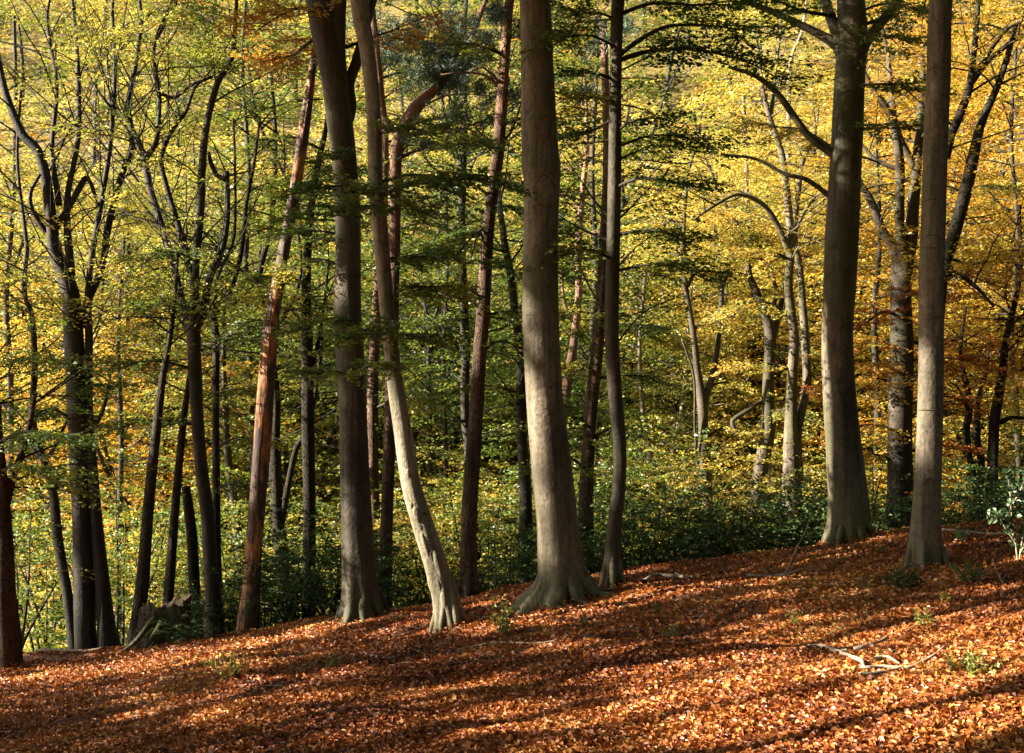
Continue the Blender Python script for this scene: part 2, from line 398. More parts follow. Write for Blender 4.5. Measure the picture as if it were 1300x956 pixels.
def grow_branch(p, az, el, L, rng, n=6, curl=.35, droop=.10):
    pts = [np.array(p, float)]; a = az; e = el
    for i in range(n):
        a += rng.normal(0, curl * .5); e += rng.normal(-droop * .3, curl * .35)
        pts.append(pts[-1] + L / n * np.array([math.cos(a) * math.cos(e), math.sin(a) * math.cos(e), math.sin(e)]))
    return np.array(pts)

def crown(mb, stems, rng, n_br, Lr=(1.2, 3.2), zmin=-99, zmax=99, lsize=.1, tpl=TPL, per=.42, keep=1.0, el=(.1, .85), sprayL=(.8, 1.4), six=False, twigs=True, rbr=.009, az=None, bias=None, near=True):
    """side branches with flat leafy sprays along a tree's stems"""
    cand = np.vstack([np.column_stack([Pn, R]) for Pn, R in stems])
    cand = cand[(cand[:, 2] > zmin) & (cand[:, 2] < zmax)]
    if not len(cand): return
    pos, yaw, pit, scl = [], [], [], []
    for b in range(n_br):
        c = cand[rng.integers(len(cand))]
        L = rng.uniform(*Lr); a = rng.uniform(0, 2 * PI) if az is None else rng.uniform(*az)
        pts = grow_branch(c[:3], a, rng.uniform(*el), L, rng)
        r0 = min(c[3] * .6, rbr * L + .004)
        Ps, Rs = smooth_path(pts, np.linspace(r0, .004, len(pts)), .3)
        if twigs: tube(mb, Ps, Rs, 5, 0, seed=b)
        k = max(2, int(L / per))
        for q in range(k):
            t = .2 + .8 * (q + rng.random()) / k
            i = min(len(Ps) - 2, int(t * (len(Ps) - 1)))
            d = Ps[i + 1] - Ps[i]
            pos.append(Ps[i]); yaw.append(math.atan2(d[1], d[0]) + rng.choice([-1, 1]) * rng.uniform(.15, 1.1))
            pit.append(rng.normal(.02, .18)); scl.append(rng.uniform(*sprayL))
    pos, yaw, pit, scl = map(np.array, (pos, yaw, pit, scl))
    if near: k = ~in_gap(pos); pos, yaw, pit, scl = pos[k], yaw[k], pit[k], scl[k]
    place_sprays(mb, pos, yaw, pit, scl, lsize, rng, tpl, 1, six, keep, bias=bias)

# ------------------------------------------------------------------ openings cut through the crowns so the sun reaches chosen spots
SUN_AZ, SUN_EL = math.radians(263), math.radians(25)      # azimuth from +y, clockwise
SUN = np.array([math.sin(SUN_AZ) * math.cos(SUN_EL), math.cos(SUN_AZ) * math.cos(SUN_EL), math.sin(SUN_EL)])
gaps = []
DB = {k: solve(*p) for k, p in dict(S=(711, 772), N=(572, 802), M=(461, 785), AA=(1076, 688), CC=(1173, 726), T=(776, 748), F=(8, 850)).items()}
DB['K'] = 25.8; DB['BB'] = 30
def gap(pts, rad, d=None, step=.35):
    dd = [d if d else solve(*p) for p in pts]
    q = np.array([P(a, b, c_) for (a, b), c_ in zip(pts, dd)])
    for i in range(len(q) - 1):
        n = max(1, int(np.linalg.norm(q[i + 1] - q[i]) / step))
        for k in range(n): gaps.append((q[i] + (q[i + 1] - q[i]) * k / n, rad))
    gaps.append((q[-1], rad))
gap([(676, 490), (690, 690)], .36, DB['S'])
gap([(676, 395), (676, 402)], .25, DB['S'])
gap([(508, 520), (530, 640), (565, 770)], .40, DB['N'])
gap([(440, 640), (448, 770)], .36, DB['M'])
gap([(1058, 430), (1064, 560), (1066, 680)], .5, DB['AA'])
gap([(1072, 190), (1062, 250)], .22, DB['AA'])
gap([(1174, 470), (1172, 560)], .34, DB['CC'])
gap([(345, 410), (330, 620)], .34, DB['K'])
gap([(560, 560), (700, 600), (1000, 560)], .9, 36, 1.2)
gap([(1136, 520), (1136, 630)], .45, DB['BB'])
gap([(4, 700), (4, 800)], .3, DB['F'])
gap([(770, 480), (776, 620)], .2, DB['T'])
gap([(60, 858), (200, 842), (330, 818), (430, 792)], .48)
gap([(120, 862), (240, 846), (330, 832)], .2)
gq = np.random.default_rng(31)
for (x0, x1, y0, y1, n, r0, r1) in ((860, 1300, 790, 930, 80, .14, .4), (520, 1060, 745, 930, 80, .08, .24), (20, 500, 800, 930, 34, .08, .24), (1040, 1300, 745, 800, 10, .08, .2), (1010, 1140, 684, 696, 5, .1, .25), (1200, 1300, 684, 702, 4, .1, .25), (430, 660, 760, 800, 7, .08, .18)):
    for k in range(n):
        px, py = gq.uniform(x0, x1), gq.uniform(y0, y1); rr = gq.uniform(r0, r1); ln = gq.uniform(0, 55)
        gap([(px, py), (px + ln, py - ln * .17)], rr, None, .3)
for (x0, x1, y0, y1, n, dd, r0, r1) in ((480, 660, 200, 480, 26, 26, .25, .6), (300, 470, 180, 470, 16, 27, .2, .5), (815, 920, 40, 360, 16, 22, .15, .4), (0, 200, 200, 560, 10, 24, .2, .4), (650, 1060, 480, 660, 14, 29, .3, .7), (480, 680, 500, 700, 12, 31, .3, .7), (370, 720, 420, 660, 26, 35, .5, 1.0), (1000, 1300, 380, 640, 14, 34, .5, .9), (60, 330, 380, 700, 12, 33, .4, .8)):
    for k in range(n):
        px, py = gq.uniform(x0, x1), gq.uniform(y0, y1); gap([(px, py), (px + 20, py)], gq.uniform(r0, r1), dd, .4)
gap([(604, 460), (624, 260), (642, 60)], .28, 25.4)
gap([(752, 520), (762, 380)], .25, 28.5)
for k in range(14):
    gap([(gq.uniform(1090, 1300), gq.uniform(180, 620)), (gq.uniform(1090, 1300), gq.uniform(180, 620))][:1], gq.uniform(.3, .8), 30)
gap([(1255, 610), (1310, 610)], .4, solve(1290, 716))
gap([(1255, 670), (1310, 670)], .4, solve(1290, 716))
GP = np.array([g for g, r in gaps]); GR = np.array([r for g, r in gaps])
def in_gap(C):
    t = np.einsum('ngk,k->ng', C[:, None] - GP[None], SUN)
    dist = np.linalg.norm(C[:, None] - GP[None] - t[..., None] * SUN, axis=2)
    return ((dist < GR[None]) & (t > .8)).any(1)

# ------------------------------------------------------------------ traced trees
SEED = [100]
def make_tree(name, label, cat, stems, bark, leaf=None, d=None, group=None, seg=14, rough=.035, up=0, flare=0, cr=None, drift=.12, tilt=0.0, moss=False, wscale=1.0):
    """stems: [[(px,py,w),...] base->top, ...]; the first is the trunk, the others limbs"""
    SEED[0] += 1; rng = np.random.default_rng(SEED[0])
    bx, by, bw = stems[0][0]
    onground = d is None
    if onground: d = solve(bx, by)
    base = P(bx, by, d); base[2] = g1(base[0], d)
    root = empty(name, base, label, cat, group)
    sk = []
    for si, st in enumerate(stems):
        pts = np.array([P(a, b, d) for a, b, w in st]); R = np.array([w * wscale * .5 / F * d for a, b, w in st])
        h = pts[:, 2] - base[2]
        if si == 0:
            pts[:, 1] += tilt * np.maximum(h, 0)
            dp = base[2] - .35
            if pts[0, 2] > dp + .1:
                ext = pts[0].copy(); ext[2] = dp
                gap = pts[0, 2] - dp
                if gap > .8: ext[0] -= np.clip((pts[1, 0] - pts[0, 0]) / (pts[1, 2] - pts[0, 2] + 1e-6), -.2, .2) * gap
                pts = np.vstack([ext, pts]); R = np.concatenate([[R[0] * (1.12 if gap < .8 else 1.3)], R])
            root.location = (pts[0, 0], pts[0, 1], base[2]); base = np.array(root.location)
        else:
            # depth where it leaves the parent, then wander in depth
            y0 = np.interp(pts[0, 2], sk[0][0][:, 2], sk[0][0][:, 1]) if len(sk) else d
            L = np.concatenate([[0], np.cumsum(np.linalg.norm(np.diff(pts, axis=0), axis=1))])
            dr = rng.choice([-1, 1]) * rng.uniform(.3, 1) * drift * 2
            newy = y0 + dr * L
            for i in range(len(pts)):
                f = newy[i] / pts[i, 1]; pts[i] = pts[i] * f; R[i] *= f
            R[0] *= 1.25
        if up and (st[-1][1] < 25):
            dv = pts[-1] - pts[-2]; dv = dv / np.linalg.norm(dv); r = R[-1]
            for k in range(4):
                dv = dv + rng.normal(0, .09, 3) + np.array([0, 0, .05]); dv /= np.linalg.norm(dv)
                pts = np.vstack([pts, pts[-1] + dv * up / 4]); R = np.concatenate([R, [r * (1 - .22 * (k + 1))]])
        step = max(.07, .5 * R.max()) if flare == 0 else .09
        Ps, Rs = smooth_path(pts, R, step)
        mb = MB()
        lob = None
        if si == 0 and flare:
            k = 7; a0 = rng.uniform(0, 1)
            lob = [(a0 + i * 2 * PI / k + rng.uniform(-.25, .25), flare * rng.uniform(.6, 1.25), rng.uniform(.20, .34)) for i in range(k)]
        tube(mb, Ps, Rs, seg if si == 0 else max(7, seg - 4), 0, rough, lob, base[2], SEED[0] * 7 + si)
        link('trunk' if si == 0 else 'limb', mb.mesh('trunk' if si == 0 else 'limb', [bark], base), root)
        sk.append((Ps, Rs))
    if cr and leaf:
        mb = MB(); kw = dict(cr); n = kw.pop('n')
        if 'top' in kw:         # high crown above the frame
            t = kw.pop('top'); crown(mb, sk, rng, t, (2.0, 5.0), d * .27 + .6, 99, .12, TPS, .5, el=(-.1, .7), sprayL=(1.2, 1.9))
        if n: crown(mb, sk, rng, n, **kw)
        if mb.n: link('crown', mb.mesh('crown', [bark, leaf], base), root)
    root['_d'] = d
    return root, sk, d

def spray_branch(root, bark, leaf, d, pts, w, sprays=10, L=.8, lsize=.075, spread=.5, bias=None, width=.9, dz=0.0):
    """one leafy side branch of a near tree: pts pixel path, sub-part = its leaves"""
    SEED[0] += 1; rng = np.random.default_rng(SEED[0]); base = np.array(root.location)
    p = np.array([P(a, b, d + dz * i / max(1, len(pts) - 1)) for i, (a, b) in enumerate(pts)])
    Ps, Rs = smooth_path(p, np.linspace(w * .5 / F * d, .005, len(p)), .08)
    mb = MB(); tube(mb, Ps, Rs, 8, 0, .05, seed=SEED[0])
    br = link('branch', mb.mesh('branch', [bark], base), root)
    if sprays:
        mb = MB(); pos, yaw, pit, scl = [], [], [], []
        for q in range(sprays):
            i = int((.12 + .86 * (q + rng.random()) / sprays) * (len(Ps) - 2)); dd = Ps[i + 1] - Ps[i]
            pos.append(Ps[i]); yaw.append(math.atan2(dd[1], dd[0]) + rng.choice([-1, 1]) * rng.uniform(.1, 1.25)); pit.append(rng.normal(-.04, .14)); scl.append(L * rng.uniform(.7, 1.25))
        place_sprays(mb, np.array(pos), np.array(yaw), np.array(pit), np.array(scl), lsize, rng, TPL, 1, True, .95, .4, .006, bias)
        link('leaf_spray', mb.mesh('leaf_spray', [bark, leaf], base), br)
    return br

# ------------------------------------------------------------------ terrain
def axis(lo, hi, f0, f1, fine, coarse):
    a = list(np.arange(f0, f1, fine)); v = f0; st = fine
    while v > lo: st = min(st * 1.25, coarse); v -= st; a.insert(0, v)
    v = a[-1]; st = fine
    while v < hi: st = min(st * 1.25, coarse); v += st; a.append(v)
    return np.array(a)
X = axis(-170, 170, -14, 14, .2, 6); Y = axis(-60, 300, 6, 34, .2, 5)
gx, gy = np.meshgrid(X, Y); gz = G(gx, gy)
V = np.stack([gx, gy, gz], -1).reshape(-1, 3); nx = len(X)
i = np.arange(len(Y) - 1)[:, None] * nx + np.arange(nx - 1)[None]
mb = MB(); mb.add(V, np.stack([i, i + 1, i + nx + 1, i + nx], -1).reshape(-1, 4))
tag(link('ground', mb.mesh('ground', [GROUND])), 'leaf covered slope falling away to the wooded valley', kind='structure')

def litter(n, y0, y1, size, extra=1.2):
    y = np.sqrt(RG.uniform(y0 ** 2, y1 ** 2, n)); x = RG.uniform(-1, 1, n) * (.40 * y + extra); return x, y
mb = MB()
for n, y0, y1, s0, s1 in ((270000, 7.5, 16, .024, .066), (180000, 15, 30, .036, .074)):
    x, y = litter(n, y0, y1, .08)
    z = G(x, y) + RG.uniform(.004, .045, n)
    a = RG.uniform(0, 2 * PI, n); tl = np.abs(RG.normal(0, .33, n)) * RG.choice([-1, 1], n)
    U = np.stack([np.cos(a), np.sin(a), np.sin(tl)], -1)
    Wd = np.stack([-np.sin(a), np.cos(a), RG.normal(0, .35, n)], -1)
    leaves(mb, np.stack([x, y, z], -1), U, Wd, RG.uniform(s0, s1, n), RG.beta(1.3, 1.5, n), 0, True, RG.uniform(.42, .75, n)[:, None], RG.choice([.08, .2, .45], n) * RG.uniform(.6, 1.3, n))
for px, py, rp, n in ((711, 772, 44, 1500), (572, 802, 22, 700), (461, 785, 28, 900), (1076, 688, 32, 900), (1173, 726, 26, 900), (776, 748, 15, 500), (109, 826, 15, 400), (138, 824, 13, 400), (594, 748, 13, 400), (318, 770, 13, 400), (8, 850, 17, 400)):
    d_ = solve(px, py); cx = (px - 650) / F * d_; R0 = rp / F * d_; a = RG.uniform(0, 2 * PI, n); q = RG.exponential(.16, n)          # leaves drifted against the feet of the trees
    rr_ = R0 * RG.uniform(.72, 1.1, n) + q; x = cx + rr_ * np.cos(a); y = d_ + rr_ * np.sin(a); z = G(x, y) + .02 + RG.uniform(0, .13, n) * np.exp(-q / .12)
    b_ = RG.uniform(0, 2 * PI, n); leaves(mb, np.stack([x, y, z], -1), np.stack([np.cos(b_), np.sin(b_), RG.normal(0, .4, n)], -1), np.stack([-np.sin(b_), np.cos(b_), RG.normal(0, .5, n)], -1), RG.uniform(.04, .075, n), RG.beta(1.3, 1.5, n), 0, True, .6, .2)
tag(link('fallen_leaves', mb.mesh('fallen_leaves', [LITTER])), 'rust and orange beech leaves carpeting the slope', kind='stuff')

mb = MB()
for k in range(520):                                                 # broken twigs and husks strewn among the leaves
    y = math.sqrt(RG.uniform(8 ** 2, 27 ** 2)); x = RG.uniform(-1, 1) * (.39 * y + .5); a = RG.uniform(0, 2 * PI); L = RG.choice([.12, .25, .5, .9], p=[.35, .35, .22, .08]) * RG.uniform(.7, 1.3)
    p = [];
    for q in range(4):
        p.append([x, y, g1(x, y) + RG.uniform(.015, .055)]); a += RG.normal(0, .3); x += L / 3 * math.cos(a); y += L / 3 * math.sin(a)
    tube(mb, np.array(p), RG.uniform(.003, .009) * np.array([1, .9, .75, .5]), 5, int(RG.random() < .35))
tag(link('twig_litter', mb.mesh('twig_litter', [DEAD, DEADP])), 'small broken twigs strewn among the fallen leaves', kind='stuff')

# ------------------------------------------------------------------ foreground trees
T = {}
def tr(key, *a, **k): T[key] = make_tree(*a, **k); return T[key]

TOP = dict(n=0, top=64)
tr('S', 'beech_tree', 'thickest grey beech in the centre with spreading root flare and smooth bark', 'tree',
   [[(711, 772, 84), (714, 752, 72), (714, 729, 60), (711, 706, 56), (707, 660, 52), (700, 591, 52), (693, 522, 48), (689, 458, 46), (687, 414, 46), (686, 340, 45), (687, 276, 44), (688, 235, 46), (687, 212, 49), (685, 184, 46), (682, 92, 42), (679, 0, 40)]],
   BEECH, GREEN, up=9, flare=.85, cr=TOP, seg=44, rough=.018)
tr('M', 'beech_tree', 'dark thick beech on the left whose trunk splits above a wrinkled fork', 'tree',
   [[(461, 785, 62), (460, 768, 52), (458, 745, 46), (455, 700, 41), (452, 640, 38), (449, 560, 36), (446, 480, 35), (442, 420, 35), (441, 368, 35), (442, 300, 33), (440, 240, 31), (436, 190, 32), (431, 150, 34), (424, 92, 35), (414, 30, 42), (405, 0, 34)],
    [(437, 175, 8), (446, 138, 13), (443, 108, 14), (451, 83, 14), (459, 55, 13), (470, 10, 12)], [(424, 70, 22), (428, 30, 22), (430, 0, 20)]],
   BEECHM, GREEN, up=9, flare=.6, cr=TOP, seg=36, rough=.03)
tr('N', 'beech_tree', 'slender grey beech leaning left with a knobbly hollow sunlit base', 'tree',
   [[(572, 802, 52), (570, 790, 42), (565, 760, 33), (557, 730, 30), (548, 700, 29), (535, 660, 27), (522, 614, 25), (511, 545, 23), (502, 490, 20), (496, 437, 19), (489, 368, 20), (482, 290, 21), (477, 240, 19), (476, 180, 19), (473, 120, 19), (466, 60, 20), (456, 0, 22)]],
   BEECHP, GREEN, up=8, flare=.6, cr=TOP, seg=30, rough=.035)
tr('T', 'beech_tree', 'slim dark beech with a wavy trunk just behind the thickest beech', 'tree',
   [[(776, 748, 32), (777, 730, 25), (778, 706, 22), (781, 660, 18), (786, 614, 17), (787, 568, 17), (781, 499, 18), (777, 430, 18), (777, 380, 18), (778, 322, 18), (780, 230, 17), (781, 161, 16), (782, 92, 15), (785, 0, 16)]],
   BEECHM, DKGREEN, up=8, flare=.45, seg=24, cr=dict(n=14, top=22, zmin=.4, zmax=5.6, lsize=.085, keep=.9, Lr=(1.0, 2.2), az=(-.5, 2.6)))
tr('AA', 'beech_tree', 'thick beech on the right crest with heavy limbs forking near its top', 'tree',
   [[(1076, 688, 60), (1077, 672, 55), (1077, 640, 51), (1073, 591, 47), (1067, 522, 42), (1063, 437, 40), (1066, 368, 41), (1070, 276, 42), (1075, 184, 40), (1078, 115, 38), (1082, 46, 37), (1080, 0, 35)],
    [(1073, 72, 19), (1062, 58, 14), (1052, 50, 13), (1024, 35, 10), (988, 18, 8), (950, 2, 7), (905, -20, 5)], [(1070, 60, 16), (1060, 35, 15), (1050, 9, 13), (1044, -15, 12)], [(1090, 70, 18), (1098, 55, 15), (1116, 32, 13), (1137, 5, 12), (1150, -20, 11)],
    [(1064, 208, 14), (1057, 196, 11), (1029, 175, 10), (1011, 152, 9), (988, 120, 8), (960, 97, 6), (925, 85, 4)], [(1065, 256, 9), (1052, 248, 7), (1024, 228, 6), (997, 221, 5), (960, 202, 4), (915, 196, 3)]],
   BEECHA, GREEN, up=9, flare=.4, cr=TOP, seg=36, rough=.022)
tr('CC', 'beech_tree', 'smooth straight grey beech on the far right standing in front of the crest', 'tree',
   [[(1173, 726, 50), (1174, 712, 47), (1175, 690, 42), (1176, 660, 37), (1178, 614, 34), (1181, 522, 32), (1182, 437, 31), (1182, 368, 31), (1185, 276, 31), (1188, 184, 31), (1192, 92, 30), (1195, 0, 29)]],
   BEECH, GOLD, up=9, flare=.28, cr=TOP, seg=32, rough=.018)

# left group
kwL = dict(zmin=0, zmax=7, lsize=.08, Lr=(1.2, 2.8), el=(.4, 1.2), rbr=.006, per=.34)
tr('A', 'beech_tree', 'dark beech with the most crooked forking limbs at the left', 'tree',
   [[(109, 826, 34), (108, 800, 28), (106, 700, 26), (100, 568, 25), (94, 430, 26), (88, 368, 22), (69, 317, 17), (66, 285, 15), (57, 221, 13), (46, 189, 12), (28, 170, 11), (9, 124, 9), (0, 87, 8), (-8, 40, 6)],
    [(97, 420, 11), (110, 386, 10), (129, 340, 9), (138, 285, 9), (152, 230, 8), (168, 184, 8), (163, 133, 7), (172, 83, 6), (179, 28, 5), (177, -10, 4)],
    [(69, 290, 9), (85, 267, 8), (103, 235, 8), (110, 224, 7), (116, 234, 5), (122, 250, 3)],
    [(90, 350, 9), (85, 258, 8), (99, 175, 7), (99, 92, 6), (92, 0, 5)], [(58, 295, 6), (41, 267, 6), (39, 244, 5), (51, 221, 4)],
    [(75, 260, 7), (66, 190, 6), (72, 110, 5), (60, 30, 4), (64, -10, 3)], [(166, 180, 5), (159, 156, 5), (138, 133, 4), (120, 110, 2)]],
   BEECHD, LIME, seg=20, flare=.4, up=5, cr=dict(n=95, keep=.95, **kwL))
tr('B', 'beech_tree', 'dark slim beech pressed against the crooked forking beech at the left', 'tree',
   [[(138, 824, 30), (135, 800, 24), (131, 752, 20), (122, 660, 16), (115, 568, 13), (112, 500, 11), (113, 430, 10), (112, 380, 9), (116, 330, 8), (128, 260, 7), (140, 180, 6), (146, 90, 5), (143, 0, 4)],
    [(120, 540, 6), (131, 520, 5), (138, 490, 4), (140, 468, 4), (148, 462, 2)]],
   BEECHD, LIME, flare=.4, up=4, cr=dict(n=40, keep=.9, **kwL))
tr('E', 'beech_tree', 'thin dark forked beech between the left edge trunk and the crooked beech', 'tree',
   [[(94, 824, 15), (85, 752, 13), (74, 688, 13), (67, 623, 12), (53, 577, 9), (43, 540, 8), (42, 500, 8), (44, 470, 8), (41, 405, 7), (30, 368, 6), (34, 317, 6), (32, 294, 5), (22, 200, 4), (28, 100, 3)],
    [(68, 622, 9), (75, 612, 7), (81, 602, 6), (83, 598, 5)], [(53, 585, 5), (65, 575, 5), (80, 545, 4), (92, 520, 3)]],
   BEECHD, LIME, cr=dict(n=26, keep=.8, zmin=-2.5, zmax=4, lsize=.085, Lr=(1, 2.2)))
tr('F', 'dead_tree', 'brown barkless trunk cut by the left edge with a forked top', 'tree',
   [[(8, 850, 36), (6, 780, 29), (5, 700, 24), (3, 640, 20), (0, 580, 14), (-4, 520, 10), (-10, 440, 7)],
    [(6, 640, 11), (16, 605, 10), (28, 575, 9), (37, 540, 8), (44, 500, 6)]],
   BROWN, GREEN, flare=.4, cr=dict(n=22, zmin=-2.0, zmax=3, lsize=.085, Lr=(1, 2.0), keep=.85))
tr('F2', 'beech_tree', 'short dark stem at the foot of the brown barkless left edge trunk', 'tree',
   [[(21, 846, 17), (21, 810, 13), (19, 780, 10), (16, 740, 7), (14, 690, 5)]], BEECHD, LIME, cr=dict(n=7, zmin=-3.5, zmax=0, lsize=.08, Lr=(.6, 1.2), keep=.7))
tr('C', 'beech_tree', 'dark beech splitting into several upright wavy limbs left of the peeling snag', 'tree',
   [[(272, 790, 24), (270, 740, 19), (267, 706, 18), (263, 650, 17), (255, 591, 16), (250, 522, 16), (246, 430, 17), (247, 395, 14), (248, 340, 11), (255, 258, 11), (256, 221, 10), (262, 161, 9), (276, 106, 8), (294, 74, 7), (299, 23, 5), (300, -10, 4)],
    [(246, 425, 14), (237, 405, 10), (221, 340, 9), (209, 299, 9), (193, 248, 9), (182, 202, 9), (173, 174, 7), (150, 140, 4), (138, 130, 3)],
    [(182, 205, 8), (198, 180, 7), (202, 147, 6), (203, 120, 5), (221, 124, 4), (245, 107, 4), (270, 98, 3)],
    [(243, 345, 9), (226, 285, 8), (212, 239, 7), (205, 202, 6), (216, 170, 6), (235, 143, 5), (248, 110, 4), (268, 97, 3)],
    [(248, 412, 12), (258, 395, 11), (267, 350, 9), (281, 318, 9), (288, 276, 8), (288, 221, 7), (288, 218, 6)],
    [(286, 228, 6), (276, 223, 6), (268, 207, 6), (265, 193, 4)], [(203, 130, 5), (196, 60, 4), (214, 10, 3)]],
   BEECHD, LIME, d=26.4, seg=18, up=4, cr=dict(n=95, keep=.95, zmin=.4, zmax=7, lsize=.08, Lr=(1.2, 2.8), el=(.4, 1.2), rbr=.006, per=.34))
tr('J', 'beech_tree', 'straight slim dark stem touching the beech with several wavy limbs', 'tree',
   [[(279, 790, 13), (276, 724, 11), (275, 650, 10), (274, 545, 9), (274, 430, 9), (271, 395, 8), (292, 370, 6), (306, 322, 6), (313, 258, 5), (322, 212, 4), (330, 150, 3)],
    [(272, 400, 5), (277, 350, 5), (297, 300, 4), (298, 200, 3), (296, 150, 3)]],
   OAK, GREEN, d=28.5, cr=dict(n=36, keep=.9, zmin=-1, zmax=6, lsize=.085, Lr=(1, 2.4)))
tr('G', 'oak_tree', 'thin dark trunk leaning right that rises beside the mossy stump', 'tree',
   [[(172, 812, 20), (176, 780, 17), (182, 729, 16), (189, 637, 14), (198, 550, 12), (207, 476, 9), (214, 440, 7), (222, 380, 5), (226, 320, 3)]],
   OAK, LIME, d=25.6, cr=dict(n=18, keep=.8, zmin=.2, zmax=5, lsize=.085, Lr=(.8, 2.0)))
tr('H', 'oak_tree', 'thin dark trunk rising straight from behind the mossy stump', 'tree',
   [[(213, 775, 14), (219, 688, 12), (225, 614, 10), (232, 540, 9), (239, 490, 7), (246, 440, 5), (250, 400, 3)]],
   OAK, LIME, d=27.5, cr=dict(n=14, keep=.8, zmin=-.4, zmax=4, lsize=.085, Lr=(.8, 1.8)))
tr('I', 'dead_tree', 'short broken stem without a crown right of the mossy stump', 'tree',
   [[(248, 775, 16), (244, 688, 14), (240, 650, 13), (236, 618, 11)]], OAK, None, d=28)
tr('K', 'dead_pine', 'leaning dead pine with bark peeling to bright orange wood', 'tree',
   [[(318, 770, 26), (320, 740, 22), (326, 640, 21), (332, 560, 22), (339, 470, 21), (345, 410, 19), (354, 359, 17), (364, 299, 15), (371, 260, 16), (377, 225, 15), (386, 161, 14), (395, 100, 10), (401, 50, 6)],
    [(375, 232, 4), (392, 127, 3)], [(377, 128, 3), (410, 126, 2)]],
   SNAG, None, d=25.8, seg=20, rough=.06)
tr('L', 'beech_tree', 'dark beech with a forked upper trunk right behind the orange peeling snag', 'tree',
   [[(392, 735, 17), (393, 640, 16), (391, 540, 16), (390, 440, 15), (389, 359, 12), (392, 299, 10), (396, 258, 9), (405, 202, 8), (414, 161, 6), (420, 90, 5), (416, 0, 4)],
    [(392, 470, 9), (403, 440, 6), (411, 390, 4), (418, 330, 3)], [(390, 310, 7), (381, 280, 6), (374, 250, 5), (350, 200, 4), (330, 160, 4), (318, 110, 3)]],
   OAK, GREEN, d=30, up=3, cr=dict(n=50, keep=.9, zmin=-.5, zmax=8, lsize=.09, Lr=(1.2, 2.8)))
tr('L2', 'beech_tree', 'dark beech with a bowed side stem between the orange snag and the thick dark beech', 'tree',
   [[(360, 735, 18), (353, 660, 17), (350, 600, 16), (349, 560, 14), (350, 500, 11), (340, 420, 9), (330, 350, 8), (345, 280, 7), (350, 180, 5), (344, 90, 4)],
    [(358, 660, 8), (366, 615, 8), (376, 570, 8), (390, 545, 7), (402, 490, 5), (410, 420, 4)], [(343, 430, 6), (372, 380, 6), (382, 340, 5), (378, 290, 4)]],
   OAK, GREEN, d=31, cr=dict(n=30, keep=.8, zmin=-1.5, zmax=7, lsize=.09, Lr=(1.2, 2.6)))
tr('O', 'pine_tree', 'dark pine glimpsed in the gap between the thick dark beech and the leaning beech', 'tree',
   [[(476, 740, 17), (474, 640, 16), (473, 560, 15), (474, 485, 14), (478, 400, 13), (484, 300, 12), (488, 225, 11), (488, 170, 10), (483, 115, 10), (478, 60, 10), (471, 10, 9)]],
   PINE, NEEDLE, d=31, up=4)
tr('P', 'pine_tree', 'pine with its red barked upper trunk bent sharply to the right', 'tree',
   [[(490, 690, 17), (493, 600, 16), (496, 500, 15), (499, 400, 15), (501, 290, 15), (502, 221, 15), (504, 186, 17), (512, 163, 18), (527, 138, 17), (545, 120, 14), (562, 104, 11), (582, 72, 8), (600, 40, 8), (615, 5, 6)],
    [(514, 160, 9), (503, 168, 9), (492, 155, 9), (486, 140, 8), (480, 80, 8), (474, 20, 7)], [(500, 205, 4), (530, 190, 4), (560, 178, 3), (600, 182, 2)], [(505, 175, 5), (545, 168, 4), (580, 165, 3), (620, 150, 2)]],
   PINE, NEEDLE, d=28, up=4)
tr('R', 'pine_tree', 'tall reddish pine with flaking bark just left of the thickest beech', 'tree',
   [[(594, 748, 26), (594, 730, 23), (596, 637, 20), (603, 545, 19), (609, 458, 18), (614, 391, 17), (619, 299, 16), (626, 239, 15), (633, 184, 15), (638, 115, 14), (645, 20, 12), (648, -20, 11)],
    [(626, 230, 4), (600, 225, 4), (575, 240, 3)], [(634, 110, 4), (615, 95, 4), (590, 92, 3), (560, 95, 2)], [(622, 290, 3), (606, 300, 3), (596, 335, 2)], [(631, 190, 3), (650, 165, 3), (662, 130, 2)]],
   PINE, NEEDLE, d=25.4, up=6, seg=20, rough=.05, flare=.25)
tr('Q', 'beech_tree', 'thin dark beech stem left of the tall reddish pine', 'tree',
   [[(597, 600, 13), (595, 570, 12), (591, 536, 11), (590, 500, 11), (591, 444, 12), (588, 359, 11), (586, 299, 10), (588, 221, 9), (590, 140, 8), (588, 60, 6), (592, 0, 5)],
    [(586, 310, 5), (570, 290, 4), (545, 285, 3), (520, 270, 2)], [(588, 215, 6), (570, 170, 5), (560, 120, 4)]],
   BEECHD, GREEN, d=32, up=3, cr=dict(n=60, keep=.9, zmin=-2, zmax=8, lsize=.09, Lr=(1.2, 3.2)))
tr('W', 'beech_tree', 'dark thin beech half hidden behind the left edge of the thickest beech', 'tree',
   [[(668, 690, 19), (667, 614, 16), (662, 545, 13), (661, 458, 12), (655, 405, 11), (649, 354, 10), (641, 310, 9), (634, 250, 7), (630, 170, 5), (640, 80, 4)]],
   BEECHD, GREEN, d=30, cr=dict(n=40, keep=.9, zmin=-1, zmax=7, lsize=.085, Lr=(1.2, 2.6)))
tr('U', 'pine_tree', 'reddish pine trunk leaning behind the slim wavy beech', 'tree',
   [[(743, 665, 20), (744, 617, 18), (750, 522, 16), (758, 450, 15), (763, 380, 14), (768, 300, 13), (771, 200, 12), (769, 120, 10), (766, 30, 9)]],
   PINE, NEEDLE, d=28.5, up=4, seg=18, rough=.05)
